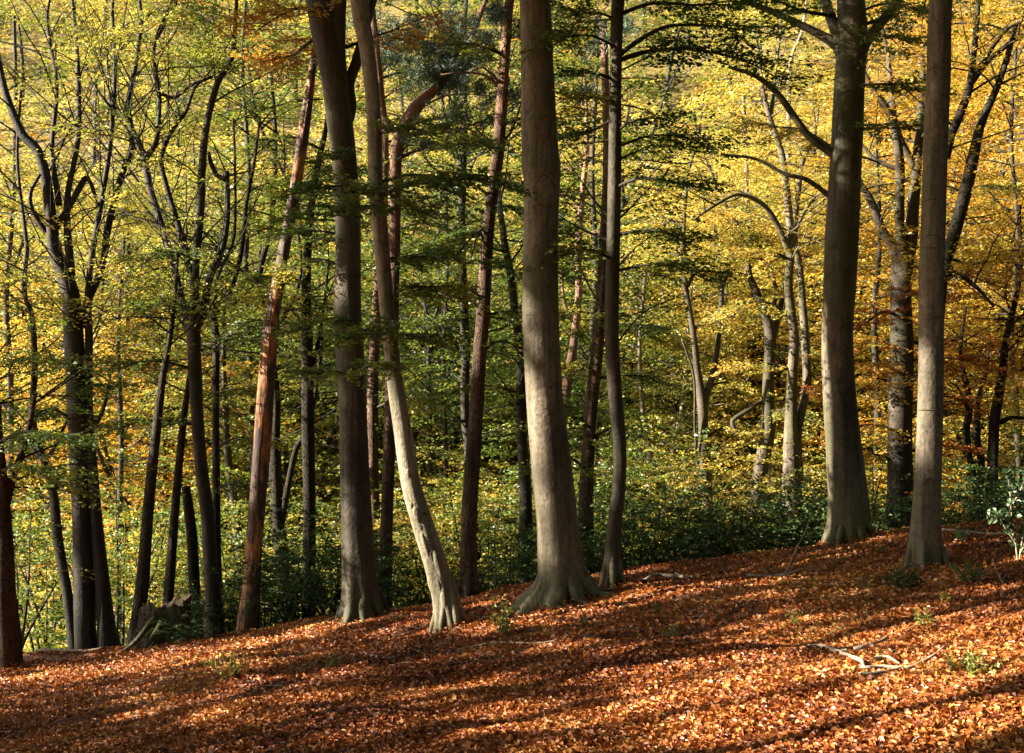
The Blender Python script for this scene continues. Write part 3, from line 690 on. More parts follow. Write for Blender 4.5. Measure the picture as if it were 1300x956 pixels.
tr('V', 'pine_tree', 'sunlit pink barked young pine with a leaning lower trunk between two beeches', 'tree',
   [[(716, 520, 13), (722, 470, 12), (728, 440, 11), (732, 400, 10), (735, 368, 9), (734, 320, 9), (738, 260, 8), (745, 180, 6), (742, 90, 4)], [(724, 405, 5), (716, 380, 4), (712, 340, 3)]],
   PINE, GREEN, d=40, cr=dict(n=26, keep=.9, zmin=3.5, zmax=11, lsize=.1, Lr=(1, 2.4)))
tr('X', 'beech_tree', 'small pale beech with a neat V fork standing right of the slim wavy beech', 'tree',
   [[(896, 625, 17), (894, 590, 14), (893, 540, 13), (891, 510, 13), (885, 467, 9), (881, 430, 8), (875, 391, 7), (870, 359, 7), (868, 300, 6), (872, 230, 4)],
    [(892, 515, 10), (900, 492, 9), (906, 470, 8), (911, 437, 7), (916, 377, 6), (911, 322, 5), (907, 280, 4)], [(886, 600, 3), (882, 540, 3), (881, 480, 3), (866, 430, 3)], [(872, 365, 4), (885, 345, 4), (915, 335, 3), (935, 325, 2)], [(916, 370, 4), (925, 340, 4), (930, 300, 3)]],
   BEECHM, GOLD, d=36, cr=dict(n=44, keep=.8, zmin=2.6, zmax=8, lsize=.09, Lr=(1, 2.6)))
tr('Z', 'beech_tree', 'pale bent beech with a swollen curved base left of the twin stemmed beech', 'tree',
   [[(961, 640, 22), (965, 605, 20), (970, 575, 19), (976, 540, 18), (975, 490, 15), (978, 430, 14), (972, 400, 12), (960, 370, 10), (950, 340, 8), (955, 280, 6)],
    [(978, 440, 9), (990, 395, 7), (1000, 345, 7), (1010, 300, 6)], [(974, 480, 5), (985, 465, 5), (996, 458, 4)], [(973, 402, 6), (985, 375, 5), (975, 331, 5), (960, 304, 5), (945, 285, 4), (920, 290, 3)], [(976, 505, 5), (964, 511, 5), (946, 523, 6), (932, 532, 6), (930, 539, 6), (937, 553, 5)]],
   BEECHM, GOLD, d=36, cr=dict(n=40, keep=.75, zmin=2.5, zmax=9, lsize=.09, Lr=(1, 2.6)))
tr('Y', 'beech_tree', 'pale twin stemmed beech with arching sunlit limbs left of the right crest beech', 'tree',
   [[(1006, 632, 26), (1005, 600, 22), (1004, 545, 17), (1006, 476, 14), (1008, 430, 13), (1004, 395, 12), (1001, 359, 11), (1004, 325, 10), (1004, 295, 10), (997, 230, 9), (992, 193, 8), (978, 152, 7), (969, 115, 5), (962, 60, 4)],
    [(1012, 610, 14), (1013, 545, 11), (1024, 490, 11), (1022, 430, 11), (1020, 400, 10), (1015, 340, 9), (1008, 300, 8), (1013, 248, 7), (1020, 202, 6), (1034, 175, 4), (1040, 130, 3)],
    [(1003, 322, 8), (990, 292, 7), (978, 271, 7), (962, 255, 6), (935, 247, 5), (905, 262, 4), (880, 280, 2)], [(978, 152, 5), (985, 90, 4), (992, 30, 3)],
    [(1016, 540, 6), (1022, 512, 7), (1026, 490, 6)], [(1008, 295, 5), (1025, 262, 4), (1040, 245, 3)], [(966, 262, 4), (950, 246, 4), (925, 255, 3), (890, 252, 2)]],
   BEECHA, GOLD, d=34, seg=18, up=3, cr=dict(n=56, keep=.75, zmin=2.2, zmax=10, lsize=.09, Lr=(1, 2.8)))
tr('BB', 'beech_tree', 'broad beech dividing into a fan of limbs behind the two right hand beeches', 'tree',
   [[(1144, 645, 38), (1143, 614, 33), (1142, 560, 31), (1143, 499, 31), (1145, 430, 28), (1144, 370, 27), (1148, 335, 24), (1156, 310, 17), (1158, 276, 16), (1162, 230, 14), (1166, 180, 12), (1169, 138, 11), (1172, 100, 9), (1170, 70, 6)],
    [(1144, 345, 20), (1137, 318, 16), (1121, 295, 12), (1107, 258, 10), (1093, 235, 8), (1080, 210, 6)],
    [(1148, 340, 18), (1144, 305, 13), (1142, 267, 12), (1142, 207, 12), (1134, 156, 11), (1123, 133, 9), (1107, 110, 7), (1098, 92, 5)],
    [(1134, 150, 8), (1131, 110, 7), (1127, 70, 6), (1119, 30, 4)], [(1160, 210, 9), (1150, 190, 8), (1143, 175, 7), (1136, 150, 5)], [(1142, 215, 6), (1115, 205, 5), (1090, 180, 4)]],
   BEECHM, AMBER, d=30, seg=22, cr=dict(n=46, keep=.8, zmin=-1, zmax=9, lsize=.085, Lr=(1, 2.6)))
tr('DD', 'beech_tree', 'dark leaning beech emerging from behind the straight grey beech at right', 'tree',
   [[(1184, 640, 18), (1186, 520, 16), (1190, 420, 15), (1198, 345, 14), (1211, 299, 16), (1227, 239, 16), (1236, 198, 14), (1246, 156, 11), (1264, 115, 9), (1277, 78, 8), (1290, 30, 6)],
    [(1200, 200, 10), (1208, 170, 11), (1218, 147, 11), (1231, 110, 10), (1236, 69, 8), (1241, 18, 6)], [(1232, 104, 9), (1254, 78, 8), (1282, 55, 6), (1310, 35, 5)], [(1200, 350, 6), (1218, 348, 5), (1240, 365, 5), (1262, 390, 3)], [(1236, 95, 6), (1250, 75, 6), (1275, 40, 5), (1296, 28, 4)]],
   BEECHD, AMBER, d=28, up=3, cr=dict(n=40, keep=.75, zmin=1.5, zmax=8, lsize=.085, Lr=(1, 2.8)))
tr('FF', 'oak_tree', 'dark upright trunk with a bare side branch at the right edge', 'tree',
   [[(1260, 625, 15), (1261, 568, 13), (1263, 530, 13), (1268, 500, 12), (1273, 467, 11), (1277, 430, 9), (1287, 390, 7), (1296, 340, 5), (1294, 260, 4)],
    [(1270, 536, 6), (1285, 530, 5), (1304, 531, 4), (1330, 528, 3)]],
   OAK, AMBER, d=29.5, cr=dict(n=26, keep=.8, zmin=0, zmax=8, lsize=.085, Lr=(1, 2.4)))
tr('EE', 'oak_tree', 'pair of thin crooked stems from one root near the right edge', 'tree',
   [[(1241, 628, 12), (1238, 610, 9), (1231, 582, 8), (1227, 545, 9), (1231, 513, 8), (1222, 467, 7), (1220, 439, 5), (1226, 390, 4)],
    [(1243, 625, 9), (1246, 590, 9), (1240, 550, 9), (1243, 500, 6), (1252, 470, 5), (1256, 420, 3)], [(1228, 520, 4), (1218, 495, 3), (1206, 485, 2)]],
   OAK, AMBER, d=30.5, cr=dict(n=18, keep=.8, zmin=-.6, zmax=5, lsize=.085, Lr=(.8, 1.8)))

# slimmer trees farther down the valley
def slim(key, label, bark, leaf, d, pts, n=26, zmin=-2, cat='beech_tree', limbs=(), zmax=14):
    tr(key, cat, label, 'tree', [pts] + list(limbs), bark, leaf, d=d, seg=9, cr=dict(n=n, zmin=zmin, zmax=zmax, lsize=.105, Lr=(1.2, 3.2), keep=.85))
slim('s1', 'pale thin birch stem right of the small V forked beech', BIRCH, GOLD, 46, [(910, 625, 8), (912, 575, 7), (914, 545, 7), (918, 480, 6), (921, 400, 5), (925, 300, 4)], cat='birch_tree')
slim('s2', 'pale yellowish leaning stem left of the small V forked beech', BIRCH, LIME, 44, [(850, 610, 7), (853, 580, 7), (859, 556, 6), (868, 500, 5), (872, 440, 4), (880, 340, 3)], cat='birch_tree')
slim('s3', 'small forked beech with one long bowed limb right of the slim wavy beech', BEECHP, LIME, 42, [(826, 600, 9), (824, 570, 8), (819, 540, 7), (816, 520, 6), (812, 440, 5), (820, 340, 4)],
     limbs=[[(828, 574, 5), (838, 565, 4), (855, 556, 4), (878, 548, 2)]])
slim('s4', 'yellowish sunlit trunk standing right of the straight grey beech', BIRCH, GOLD, 44, [(1207, 615, 10), (1209, 570, 9), (1212, 510, 8), (1214, 430, 7), (1221, 330, 5), (1230, 220, 4)], cat='birch_tree')
slim('s5', 'slender white stem high among golden leaves above the arching limbs', BIRCH, GOLD, 52, [(996, 420, 7), (1000, 300, 7), (1001, 160, 7), (1002, 100, 6), (1006, 70, 5), (1018, 40, 4), (1024, 0, 3)], cat='birch_tree', n=30)
slim('s6', 'thin dark sapling stem left of the tall reddish pine', OAK, GREEN, 38, [(567, 680, 6), (566, 600, 6), (565, 520, 5), (563, 440, 5), (568, 340, 4), (566, 220, 3)])
slim('s7', 'grey leaning trunk low in the gap right of the dark straight stem', BEECHD, LIME, 38, [(303, 690, 12), (298, 640, 11), (291, 600, 10), (287, 540, 8), (284, 440, 6), (288, 330, 4)])
slim('s8', 'faint slim trunk seen between the thin dark trunks behind the stump', BEECHD, GOLD, 46, [(163, 700, 8), (160, 600, 8), (158, 480, 7), (163, 360, 6), (160, 240, 4)], n=34)
slim('s9', 'thin trunk with steep branches at the upper left corner', BEECHD, GOLD, 40, [(14, 620, 9), (13, 480, 8), (8, 380, 7), (17, 250, 6), (20, 120, 5), (18, 20, 4)], n=34,
     limbs=[[(12, 350, 5), (25, 320, 4), (36, 270, 3)]])
slim('s10', 'slim upright trunk amid yellow leaves left of the slim wavy beech top', BEECHD, GREEN, 44, [(748, 560, 9), (752, 430, 8), (756, 330, 8), (752, 220, 6), (757, 110, 5), (760, 20, 4)], n=36)
slim('s11', 'thin dark stem with low forks between the leaning beech and the reddish pine', BEECHD, LIME, 42, [(545, 560, 8), (544, 480, 7), (545, 420, 6), (540, 390, 5), (534, 360, 3)], limbs=[[(545, 420, 5), (553, 400, 4), (560, 372, 3)]], n=22)
slim('s12', 'slim straight trunk deep in the gold right of the small V forked beech', BEECHP, GOLD, 50, [(938, 640, 9), (940, 520, 8), (943, 380, 7), (948, 250, 6), (944, 120, 5)], n=36)
slim('s13', 'dark upright stem behind the limbs of the right crest beech', BEECHD, AMBER, 40, [(1112, 640, 10), (1114, 520, 9), (1110, 400, 8), (1117, 300, 6), (1112, 180, 4)], n=30)
slim('s14', 'thin bowed stem at the far right edge above the bare side branch', BEECHD, AMBER, 38, [(1296, 640, 8), (1290, 520, 8), (1284, 420, 7), (1292, 300, 6), (1284, 180, 5), (1290, 60, 4)], n=32)
slim('s15', 'slender trunk in green shade left of the leaning thin dark trunk', BEECHD, LIME, 36, [(150, 790, 9), (150, 700, 8), (154, 560, 7), (150, 430, 6), (158, 300, 4)], n=26)
slim('s16', 'thin trunk among yellow leaves between snag and forked beech at upper left', BEECHD, GREEN, 39, [(322, 640, 8), (318, 480, 7), (312, 350, 7), (316, 220, 6), (308, 90, 5), (312, 0, 4)], n=36)

# ------------------------------------------------------------------ leafy side branches of the near trees
def sb(key, leaf, pts, w, n, L=.8, bark=None, dd=0, **k):
    root, sk, d = T[key]
    y0 = float(np.interp((478 - pts[0][1]) / F * d, sk[0][0][:, 2], sk[0][0][:, 1])) + dd
    return spray_branch(root, bark or BEECHD, leaf, y0, pts, w, n, L, **k)
# T: long dark green layers reaching right
sb('T', DKGREEN, [(784, 72), (810, 52), (845, 34), (885, 32), (930, 36), (985, 44)], 7, 16, 1.0, bias=-.15, dz=-.8)
sb('T', DKGREEN, [(782, 78), (820, 66), (870, 62), (920, 70), (960, 84), (1000, 108)], 7, 20, .95, bias=-.15, dz=-.3)
sb('T', DKGREEN, [(778, 100), (750, 92), (715, 96), (690, 90)], 5, 8, .8, bias=-.1, dz=-.6)
sb('T', DKGREEN, [(782, 20), (830, 4), (890, 6), (960, -6)], 6, 13, .9, bias=-.1, dz=-.6)
sb('T', DKGREEN, [(780, 205), (800, 196), (818, 188)], 4, 0)
sb('T', DKGREEN, [(780, 170), (800, 155), (830, 150), (856, 155)], 4, 6, .6, bias=-.1, dz=-.5)
sb('T', DKGREEN, [(777, 240), (815, 226), (860, 232), (905, 243)], 5, 10, .7, bias=-.1, dz=-.9)
sb('T', DKGREEN, [(776, 300), (820, 292), (850, 296), (878, 312)], 5, 9, .65, bias=-.1, dz=-.7)
sb('T', DKGREEN, [(774, 306), (745, 294), (722, 282), (705, 270)], 4, 5, .6, bias=-.1, dz=.7)
sb('T', DKGREEN, [(774, 276), (755, 255), (735, 225), (712, 192)], 4, 5, .7, bias=-.1, dz=.9)
sb('T', DKGREEN, [(778, 150), (755, 165), (730, 168), (708, 178)], 4, 7, .7, bias=-.1, dz=.9)
# N and M: horizontal green layers across the trunks
sb('N', DKGREEN, [(478, 246), (452, 244), (425, 236), (398, 250)], 6, 14, .75, dz=-1.2, bias=-.1)
sb('N', DKGREEN, [(478, 250), (510, 238), (545, 232), (590, 236)], 6, 11, .7, dz=-.9, bias=-.1)
sb('N', DKGREEN, [(480, 262), (455, 262), (430, 266), (402, 284)], 4, 10, .6, dz=-1.4)
sb('N', GREEN, [(480, 275), (505, 262), (530, 266), (560, 282)], 4, 11, .7, dz=-1.0)
sb('N', DKGREEN, [(480, 232), (520, 222), (565, 226), (640, 232)], 5, 15, .8, dz=-.5)
sb('Q', GREEN, [(587, 262), (560, 250), (530, 256), (505, 270)], 4, 12, .8, dz=-.8)
sb('Q', DKGREEN, [(587, 240), (610, 228), (640, 232), (668, 246)], 4, 11, .8, dz=-.8)
sb('Q', GREEN, [(588, 330), (560, 318), (530, 326), (510, 340)], 4, 10, .8, dz=-.8)
sb('M', GREEN, [(436, 410), (420, 404), (400, 412), (380, 430)], 4, 9, .65, dz=-.8)
sb('N', GREEN, [(492, 425), (470, 418), (450, 424), (428, 440)], 5, 11, .6, dz=-1.0)
sb('N', GREEN, [(494, 430), (512, 424), (535, 428), (560, 440)], 4, 7, .55, dz=-.8)
sb('N', GREEN, [(498, 470), (478, 462), (462, 468)], 3, 5, .45, dz=-.7)
sb('M', GREEN, [(433, 190), (420, 196), (405, 206), (385, 204)], 4, 6, .6, dz=-.9)
sb('M', AMBER, [(404, 20), (380, 10), (352, 22), (325, 40)], 6, 15, .8, dz=-1.0)
sb('M', AMBER, [(408, 40), (385, 60), (362, 72), (335, 62)], 5, 13, .75, dz=.8)
sb('M', AMBER, [(440, 60), (470, 48), (505, 36), (560, 12)], 5, 10, .8, dz=1.5)
sb('R', GREEN, [(617, 288), (600, 300), (580, 322), (560, 330)], 4, 9, .6, dz=-.8)
sb('R', GREEN, [(622, 262), (645, 262), (662, 272), (690, 262)], 4, 8, .6, dz=-.9)
sb('R', GREEN, [(612, 330), (632, 335), (655, 350)], 3, 6, .5, dz=-.7)
sb('AA', DKGREEN, [(1060, 20), (1020, 14), (985, 0), (950, -14)], 6, 12, .8, dz=-1.2, bias=-.1)
sb('AA', DKGREEN, [(1100, 30), (1130, 20), (1175, 8)], 5, 7, .7, dz=1.2)
sb('AA', GOLD, [(1062, 190), (1020, 165), (980, 160), (940, 150)], 3, 10, .7, dz=1.6)
sb('BB', RUST, [(1140, 400), (1120, 396), (1100, 410), (1084, 420)], 5, 11, .7, dz=-1.4)
sb('BB', RUST, [(1146, 380), (1165, 372), (1185, 385)], 5, 9, .7, dz=-1.6)
sb('BB', AMBER, [(1138, 470), (1118, 462), (1100, 470)], 4, 7, .6, dz=-1.2)
sb('BB', AMBER, [(1146, 430), (1190, 440), (1225, 425), (1265, 440)], 5, 10, .8, dz=1.0)
sb('BB', AMBER, [(1143, 230), (1180, 222), (1220, 232), (1260, 225)], 5, 10, .8, dz=1.0)
sb('BB', RUST, [(1140, 640), (1160, 628), (1178, 636)], 4, 5, .4, dz=-1.5)
sb('Y', RUST, [(1020, 505), (1035, 490), (1048, 500)], 3, 6, .5, dz=-1.0)
sb('DD', AMBER, [(1210, 330), (1240, 335), (1268, 320), (1310, 316)], 4, 9, .8, dz=-.8)
sb('DD', GOLD, [(1226, 240), (1262, 236), (1300, 245)], 4, 8, .8, dz=-.8)
sb('F', GREEN, [(0, 600), (20, 590), (48, 600), (70, 620)], 4, 11, .6, dz=-.8)
sb('F', DKGREEN, [(0, 560), (30, 548), (62, 556), (100, 550)], 5, 14, .75, dz=-1.0)
sb('A', DKGREEN, [(100, 540), (70, 520), (40, 524), (10, 512)], 5, 12, .75, dz=-1.0)
sb('A', DKGREEN, [(98, 500), (120, 488), (150, 492)], 4, 7, .6, dz=-1.0)
sb('A', GREEN, [(95, 470), (60, 455), (20, 460)], 4, 9, .75, dz=-.9)
sb('K', GREEN, [(360, 310), (375, 240), (400, 236)], 3, 7, .6, dz=.8, bark=OAK)

def layers(key, pys, side, length, leaf, w=4, n=11, L=.75, seed=0, **k):
    rg = np.random.default_rng(seed); root, sk, d = T[key]; y0 = float(d)
    for py in pys:
        z = (478 - py) / F * y0; px = 650 + float(np.interp(z, sk[0][0][:, 2], sk[0][0][:, 0])) / y0 * F; ln = length * rg.uniform(.7, 1.2); rise = rg.uniform(2, 16)
        sb(key, leaf, [(px, py), (px + side * ln * .35, py - rise), (px + side * ln * .7, py - rise * .9), (px + side * ln, py + rg.uniform(-4, 14))], w, n, L, dz=rg.uniform(-1.3, .3), **k)
layers('T', [188, 345], 1, 130, GREEN, n=14, L=.95, seed=1)
layers('T', [130, 330], -1, 70, GREEN, n=8, seed=2)
layers('W', [350, 430, 520], 1, 110, GREEN, n=10, seed=3)
layers('W', [320, 410, 500], -1, 90, GREEN, n=10, seed=4)
layers('R', [70, 190, 380], -1, 100, GREEN, n=11, seed=5)
layers('R', [50, 160, 400, 450], 1, 80, GREEN, n=9, seed=6)
layers('L', [190, 250, 300, 360, 420], -1, 85, GREEN, n=12, seed=7)
layers('L', [150, 220, 400, 450], 1, 60, GREEN, n=8, seed=8)
layers('M', [300, 345, 480], -1, 75, GREEN, n=9, L=.6, seed=9)
layers('N', [170, 330, 380], 1, 90, GREEN, n=11, L=.65, seed=10)
layers('C', [330, 400, 470, 540], -1, 90, GREEN, n=11, seed=11)
layers('J', [440, 500, 570, 620], 1, 60, GREEN, n=9, seed=12)
layers('T', [25, 60], -1, 80, GREEN, n=12, L=.9, seed=30)
layers('AA', [110, 165], 1, 80, GREEN, n=10, L=.7, seed=31)
layers('Y', [330, 400, 470], -1, 80, GOLD, n=11, L=.8, seed=32)
layers('Z', [380, 450, 530], 1, 50, LIME, n=10, L=.7, seed=33)
layers('X', [420, 500, 560], 1, 60, GOLD, n=10, L=.7, seed=34)
layers('O', [100, 180, 300], 1, 100, GREEN, n=12, L=.9, seed=35)
layers('AA', [20, 60], 1, 90, GREEN, n=11, L=.8, seed=13)
layers('BB', [440, 490, 550, 590], -1, 75, AMBER, n=10, seed=14)
layers('BB', [360, 460, 520, 580], 1, 110, RUST, n=11, seed=15)
layers('U', [420, 480, 560], 1, 90, GREEN, n=11, seed=16)
layers('U', [400, 470, 540, 600], -1, 60, LIME, n=9, seed=17)
layers('O', [520, 580, 640], 1, 90, LIME, n=10, seed=18)

# pine foliage: needle tufts at the branch ends
def needles(key, spots, leaf=NEEDLE):
    root, sk, d = T[key]; rng = np.random.default_rng(len(spots) + 77); base = np.array(root.location)
    mb = MB(); C = []; U = []
    for (px, py, rad, n) in spots:
        c0 = P(px, py, d); s = rad / F * d
        start = sk[0][0][np.argmin(np.abs(sk[0][0][:, 2] - c0[2] + s * .6))]
        Ps, Rs = smooth_path(np.array([start, (start + c0) / 2 + np.array([0, rng.uniform(-.3, .3), .15]), c0]), [.03, .02, .008], .2)
        tube(mb, Ps, Rs, 5, 0)
        for k in range(n):
            p = c0 + rng.normal(0, 1, 3) * np.array([s * .55, s * .6, s * .32]); m = 46
            u = unit(rng.normal(0, 1, (m, 3)) + np.array([0, 0, .5]))
            C.append(p + u * .07 + rng.normal(0, .05, (m, 3))); U.append(u)
    C = np.concatenate(C); U = np.concatenate(U)
    leaves(mb, C, U, rng.normal(0, 1, C.shape), .15, rng.random(len(C)), 1, False, .10, 0)
    link('crown', mb.mesh('crown', [PINE, leaf], base), root)
needles('P', [(572, 92, 26, 26), (590, 70, 30, 24), (560, 112, 18, 10), (560, 60, 45, 34), (540, 85, 40, 28), (585, 95, 40, 26), (520, 55, 40, 26), (600, 40, 45, 30), (575, 150, 35, 18), (610, 120, 35, 18), (540, 30, 45, 28), (530, 185, 26, 10), (615, 160, 28, 12), (595, 185, 26, 9)])
needles('O', [(500, 80, 32, 20), (505, 40, 36, 22), (470, 70, 28, 14), (520, 110, 26, 12), (462, 30, 34, 18)])
needles('R', [(600, 60, 30, 16), (625, 20, 34, 20), (665, 40, 30, 12), (590, 92, 24, 10), (660, 118, 22, 8), (575, 240, 18, 5)])
needles('U', [(750, 60, 30, 14), (740, 120, 24, 9), (795, 40, 28, 10)])

# bark folds and branch scars on the smooth beeches
SCAR = wood_mat('bark_scar', (.03, .024, .018), (.07, .055, .04), 20)
def scar(key, px, py, wpx, drop, lift=0):
    root, sk, d = T[key]; Ps, Rs = sk[0]; base = np.array(root.location)
    z = (478 - py) / F * d; i = int(np.argmin(np.abs(Ps[:, 2] - z))); c = Ps[i]; r = Rs[i]
    x0 = (px - 650) / F * (d - r); hw = min(wpx / F * d * .5, r * .95)
    pts = []
    for t in np.linspace(-1, 1, 13):
        xx = x0 + t * hw; zz = z - drop / F * d * (1 - math.cos(t * PI * .5)) * .9 + lift / F * d * (1 - t * t)
        j = int(np.argmin(np.abs(Ps[:, 2] - zz))); q = np.clip((xx - Ps[j, 0]) / Rs[j], -.97, .97)
        pts.append([Ps[j, 0] + q * Rs[j], Ps[j, 1] - Rs[j] * math.sqrt(1 - q * q) * 1.0, zz])
    mb = MB(); tube(mb, np.array(pts), .006 * np.sin(np.linspace(.15, PI - .15, 13)) + .002, 6, 0, seed=int(px + py))
    link('bark_scar', mb.mesh('bark_scar', [SCAR], base), root)
for a in (('S', 691, 226, 30, 20), ('S', 684, 262, 20, 6), ('S', 668, 76, 14, 12), ('S', 690, 150, 24, 10), ('S', 672, 400, 16, 3), ('S', 700, 676, 12, 3),
          ('S', 690, 712, 10, -3), ('S', 705, 664, 10, 2), ('AA', 1078, 118, 30, 9), ('AA', 1073, 148, 26, -4), ('AA', 1066, 345, 34, 5), ('AA', 1064, 536, 34, 1), ('AA', 1068, 590, 34, -2),
          ('AA', 1067, 268, 12, 4), ('AA', 1066, 425, 20, 2), ('CC', 1190, 88, 20, 4), ('CC', 1184, 255, 22, 2), ('CC', 1181, 520, 24, 1), ('CC', 1180, 606, 14, 8), ('CC', 1176, 640, 14, 6), ('CC', 1183, 300, 20, 4), ('CC', 1182, 316, 18, -2),
          ('M', 440, 255, 18, 6), ('M', 443, 408, 26, 2), ('M', 440, 520, 24, 2), ('N', 535, 650, 14, 6), ('N', 478, 215, 8, 3)):
    scar(*a)

def burr(key, px, py, w, h, mat, name, out=.35):
    root, sk, d = T[key]; Ps, Rs = sk[0]; base = np.array(root.location)
    z = (478 - py) / F * d; i = int(np.argmin(np.abs(Ps[:, 2] - z))); x = (px - 650) / F * d
    q = np.clip((x - Ps[i, 0]) / Rs[i], -.92, .92); y = Ps[i, 1] - Rs[i] * math.sqrt(1 - q * q); a = w / F * d * .5; H = h / F * d * .5
    ax = Ps[min(i + 5, len(Ps) - 1)] - Ps[i - 5]; ax /= np.linalg.norm(ax)
    t = np.linspace(-1, 1, 11); c = np.array([x, y + a * (1 - out), z])
    mb = MB(); tube(mb, c + t[:, None] * H * ax, a * np.sqrt(np.maximum(1 - t * t, .02)), 14, 0, .12, seed=int(px * 3 + py)); link(name, mb.mesh(name, [mat], base), root)
for a in ((531, 652, 11, 26, .4), (524, 640, 7, 12, .3), (541, 690, 9, 40, .35), (556, 716, 12, 46, .3), (548, 740, 10, 30, .3), (566, 765, 12, 40, .25), (520, 600, 6, 14, .3)): burr('N', *a[:4], BEECHP, 'burr', a[4])
HOLLOW = wood_mat('hollow_shade', (.012, .009, .006), (.03, .022, .015), 20)  # dark colour for raised ovals that stand in for shade inside hollows
for a in ((536, 668, 6, 14), (549, 704, 6, 26), (545, 726, 4, 12), (559, 742, 5, 22), (540, 652, 4, 8)): burr('N', *a, HOLLOW, 'hollow', .12)

def roots(key, specs, mat):
    root, sk, d = T[key]; base = np.array(root.location); Ps, Rs = sk[0]
    i = int(np.argmin(np.abs(Ps[:, 2] - base[2] - .25))); c = Ps[i]; R = Rs[i]
    for q, (deg, L, r0) in enumerate(specs):
        u = np.array([math.cos(math.radians(deg)), math.sin(math.radians(deg))]); v = np.array([-u[1], u[0]]); bend = .18 * math.sin(q * 2.3 + 1)
        p = []
        for t, h in ((.25, .80), (.72, .36), (1.05, .16), (1.05 + .4 * L / R * .5, .06), (1.05 + L / R * .62, .015), (1.05 + L / R, -.06)):
            xy = c[:2] + u * R * t + v * bend * max(0, t - 1) * R
            p.append([xy[0], xy[1], g1(*xy) + h])
        n = len(p); P_, R_ = smooth_path(np.array(p), r0 * np.array([.25, .95, .9, .62, .42, .22]), .04)
        mb = MB(); tube(mb, P_, R_, 12, 0, .07, seed=q + int(deg)); link('root', mb.mesh('root', [mat], base), root)
roots('S', [(186, .62, .13), (222, .5, .12), (262, .34, .12), (296, .36, .12), (335, .6, .12), (15, .5, .12), (110, .4, .12)], BEECH)
roots('M', [(190, .25, .09), (235, .3, .09), (280, .25, .09), (325, .3, .09), (20, .25, .09)], BEECHM)
roots('N', [(200, .15, .05), (250, .2, .05), (300, .2, .055), (345, .35, .055)], BEECHP)
roots('AA', [(195, .25, .075), (235, .2, .07), (290, .2, .07), (330, .25, .075)], BEECH)
roots('CC', [(195, .3, .065), (250, .2, .06), (335, .25, .065)], BEECH)
roots('T', [(205, .25, .06), (270, .2, .06), (330, .3, .06)], BEECH)
roots('R', [(200, .2, .07), (270, .2, .07), (340, .2, .07)], PINE)

# ------------------------------------------------------------------ dead wood on the ground
def lying(name, label, cat, pts, w, mat, lift=.02, subs=(), rough=.07, group=None, seg=10):
    def path(pp, w_, lf):
        p = []; R = []
        for k, (px, py, *h) in enumerate(pp):
            y = solve(px, py, 7, 27.2) if not h else None
            if h: y = yy[0]
            x = (px - 650) / F * y; z = (478 - py) / F * y if h else g1(x, y) + lf + w_ * .3 / F * y
            p.append([x, y, z]); R.append(w_ * .36 / F * y)
            if not h: yy[0] = y
        return np.array(p), np.array(R)
    yy = [20.]
    p, R = path(pts, w, lift); R = R * np.linspace(1.1, .6, len(R)); base = p[0].copy()
    root = empty(name, base, label, cat, group)
    Ps, Rs = smooth_path(p, R, .06); mb = MB(); tube(mb, Ps, Rs, seg, 0, rough, seed=int(pts[0][0] + pts[0][1]))
    link('stem', mb.mesh('stem', [mat], base), root)
    for (pp, w_) in subs:
        p, R = path(pp, w_, lift + .01); R = R * np.linspace(1.1, .4, len(R))
        Ps, Rs = smooth_path(p, R, .06); mb = MB(); tube(mb, Ps, Rs, 7, 0, rough, seed=int(pp[0][0])); link('twig', mb.mesh('twig', [mat], base), root)
    return root
lying('fallen_branch', 'dark crooked fallen branch on the leaves right of the slim wavy beech', 'branch', [(818, 746), (826, 740), (835, 737), (856, 739), (880, 740)], 8, DEAD, .06, [([(834, 738), (834, 732, 1), (835, 727, 1)], 4)])
lying('fallen_branch', 'grey fallen log with an upright twig below the right crest beech', 'branch', [(948, 735), (965, 736), (985, 735), (1000, 733), (1016, 729)], 6, DEADP, .03,
      [([(997, 734), (1003, 715, 1), (1012, 695, 1), (1022, 676, 1), (1030, 657, 1)], 3), ([(985, 745), (994, 735, 1), (1004, 728, 1)], 2)])
lying('fallen_branch', 'bleached forked branch lying in the sun at lower right', 'branch', [(1026, 830), (1042, 828), (1060, 834), (1080, 842), (1094, 848), (1098, 856), (1120, 855), (1150, 857), (1168, 850), (1184, 842), (1200, 829)], 8, DEADP, .04,
      [([(1110, 846), (1126, 843), (1142, 852)], 7), ([(1094, 866), (1120, 864), (1148, 856)], 7), ([(1076, 833), (1060, 834)], 4)])
lying('fallen_branch', 'short bleached branch just above the forked one at lower right', 'branch', [(1084, 832), (1100, 828), (1116, 823), (1128, 815)], 8, DEADP, .04)
lying('fallen_branch', 'short pale stick lying below the foot of the leaning beech', 'branch', [(464, 836), (480, 838), (494, 840), (507, 837)], 6, DEADP, .02)
lying('fallen_branch', 'long thin pale twig curving over leaves beneath the thickest beech', 'branch', [(588, 829), (606, 824), (626, 820), (650, 821), (690, 820), (730, 812), (760, 813)], 3.5, DEADP, .03, [([(690, 828), (706, 818), (728, 811)], 3)])
lying('fallen_branch', 'low pale twig among leaves near the bottom centre', 'branch', [(722, 857), (745, 853), (775, 854), (800, 852)], 4, DEADP, .02)
lying('fallen_branch', 'dark low log behind the thick dark beech and the leaning beech', 'branch', [(486, 770), (500, 760), (520, 757), (545, 758)], 9, DEAD, .06)
lying('fallen_branch', 'grey log lying along the crest at the foot of the crooked left beech', 'branch', [(46, 838), (62, 836), (84, 836), (106, 833)], 5, DEAD, .05)
lying('fallen_branch', 'thin root like branch running up to the mossy stump', 'branch', [(106, 834), (136, 826), (160, 822), (188, 815)], 4, DEAD, .03)
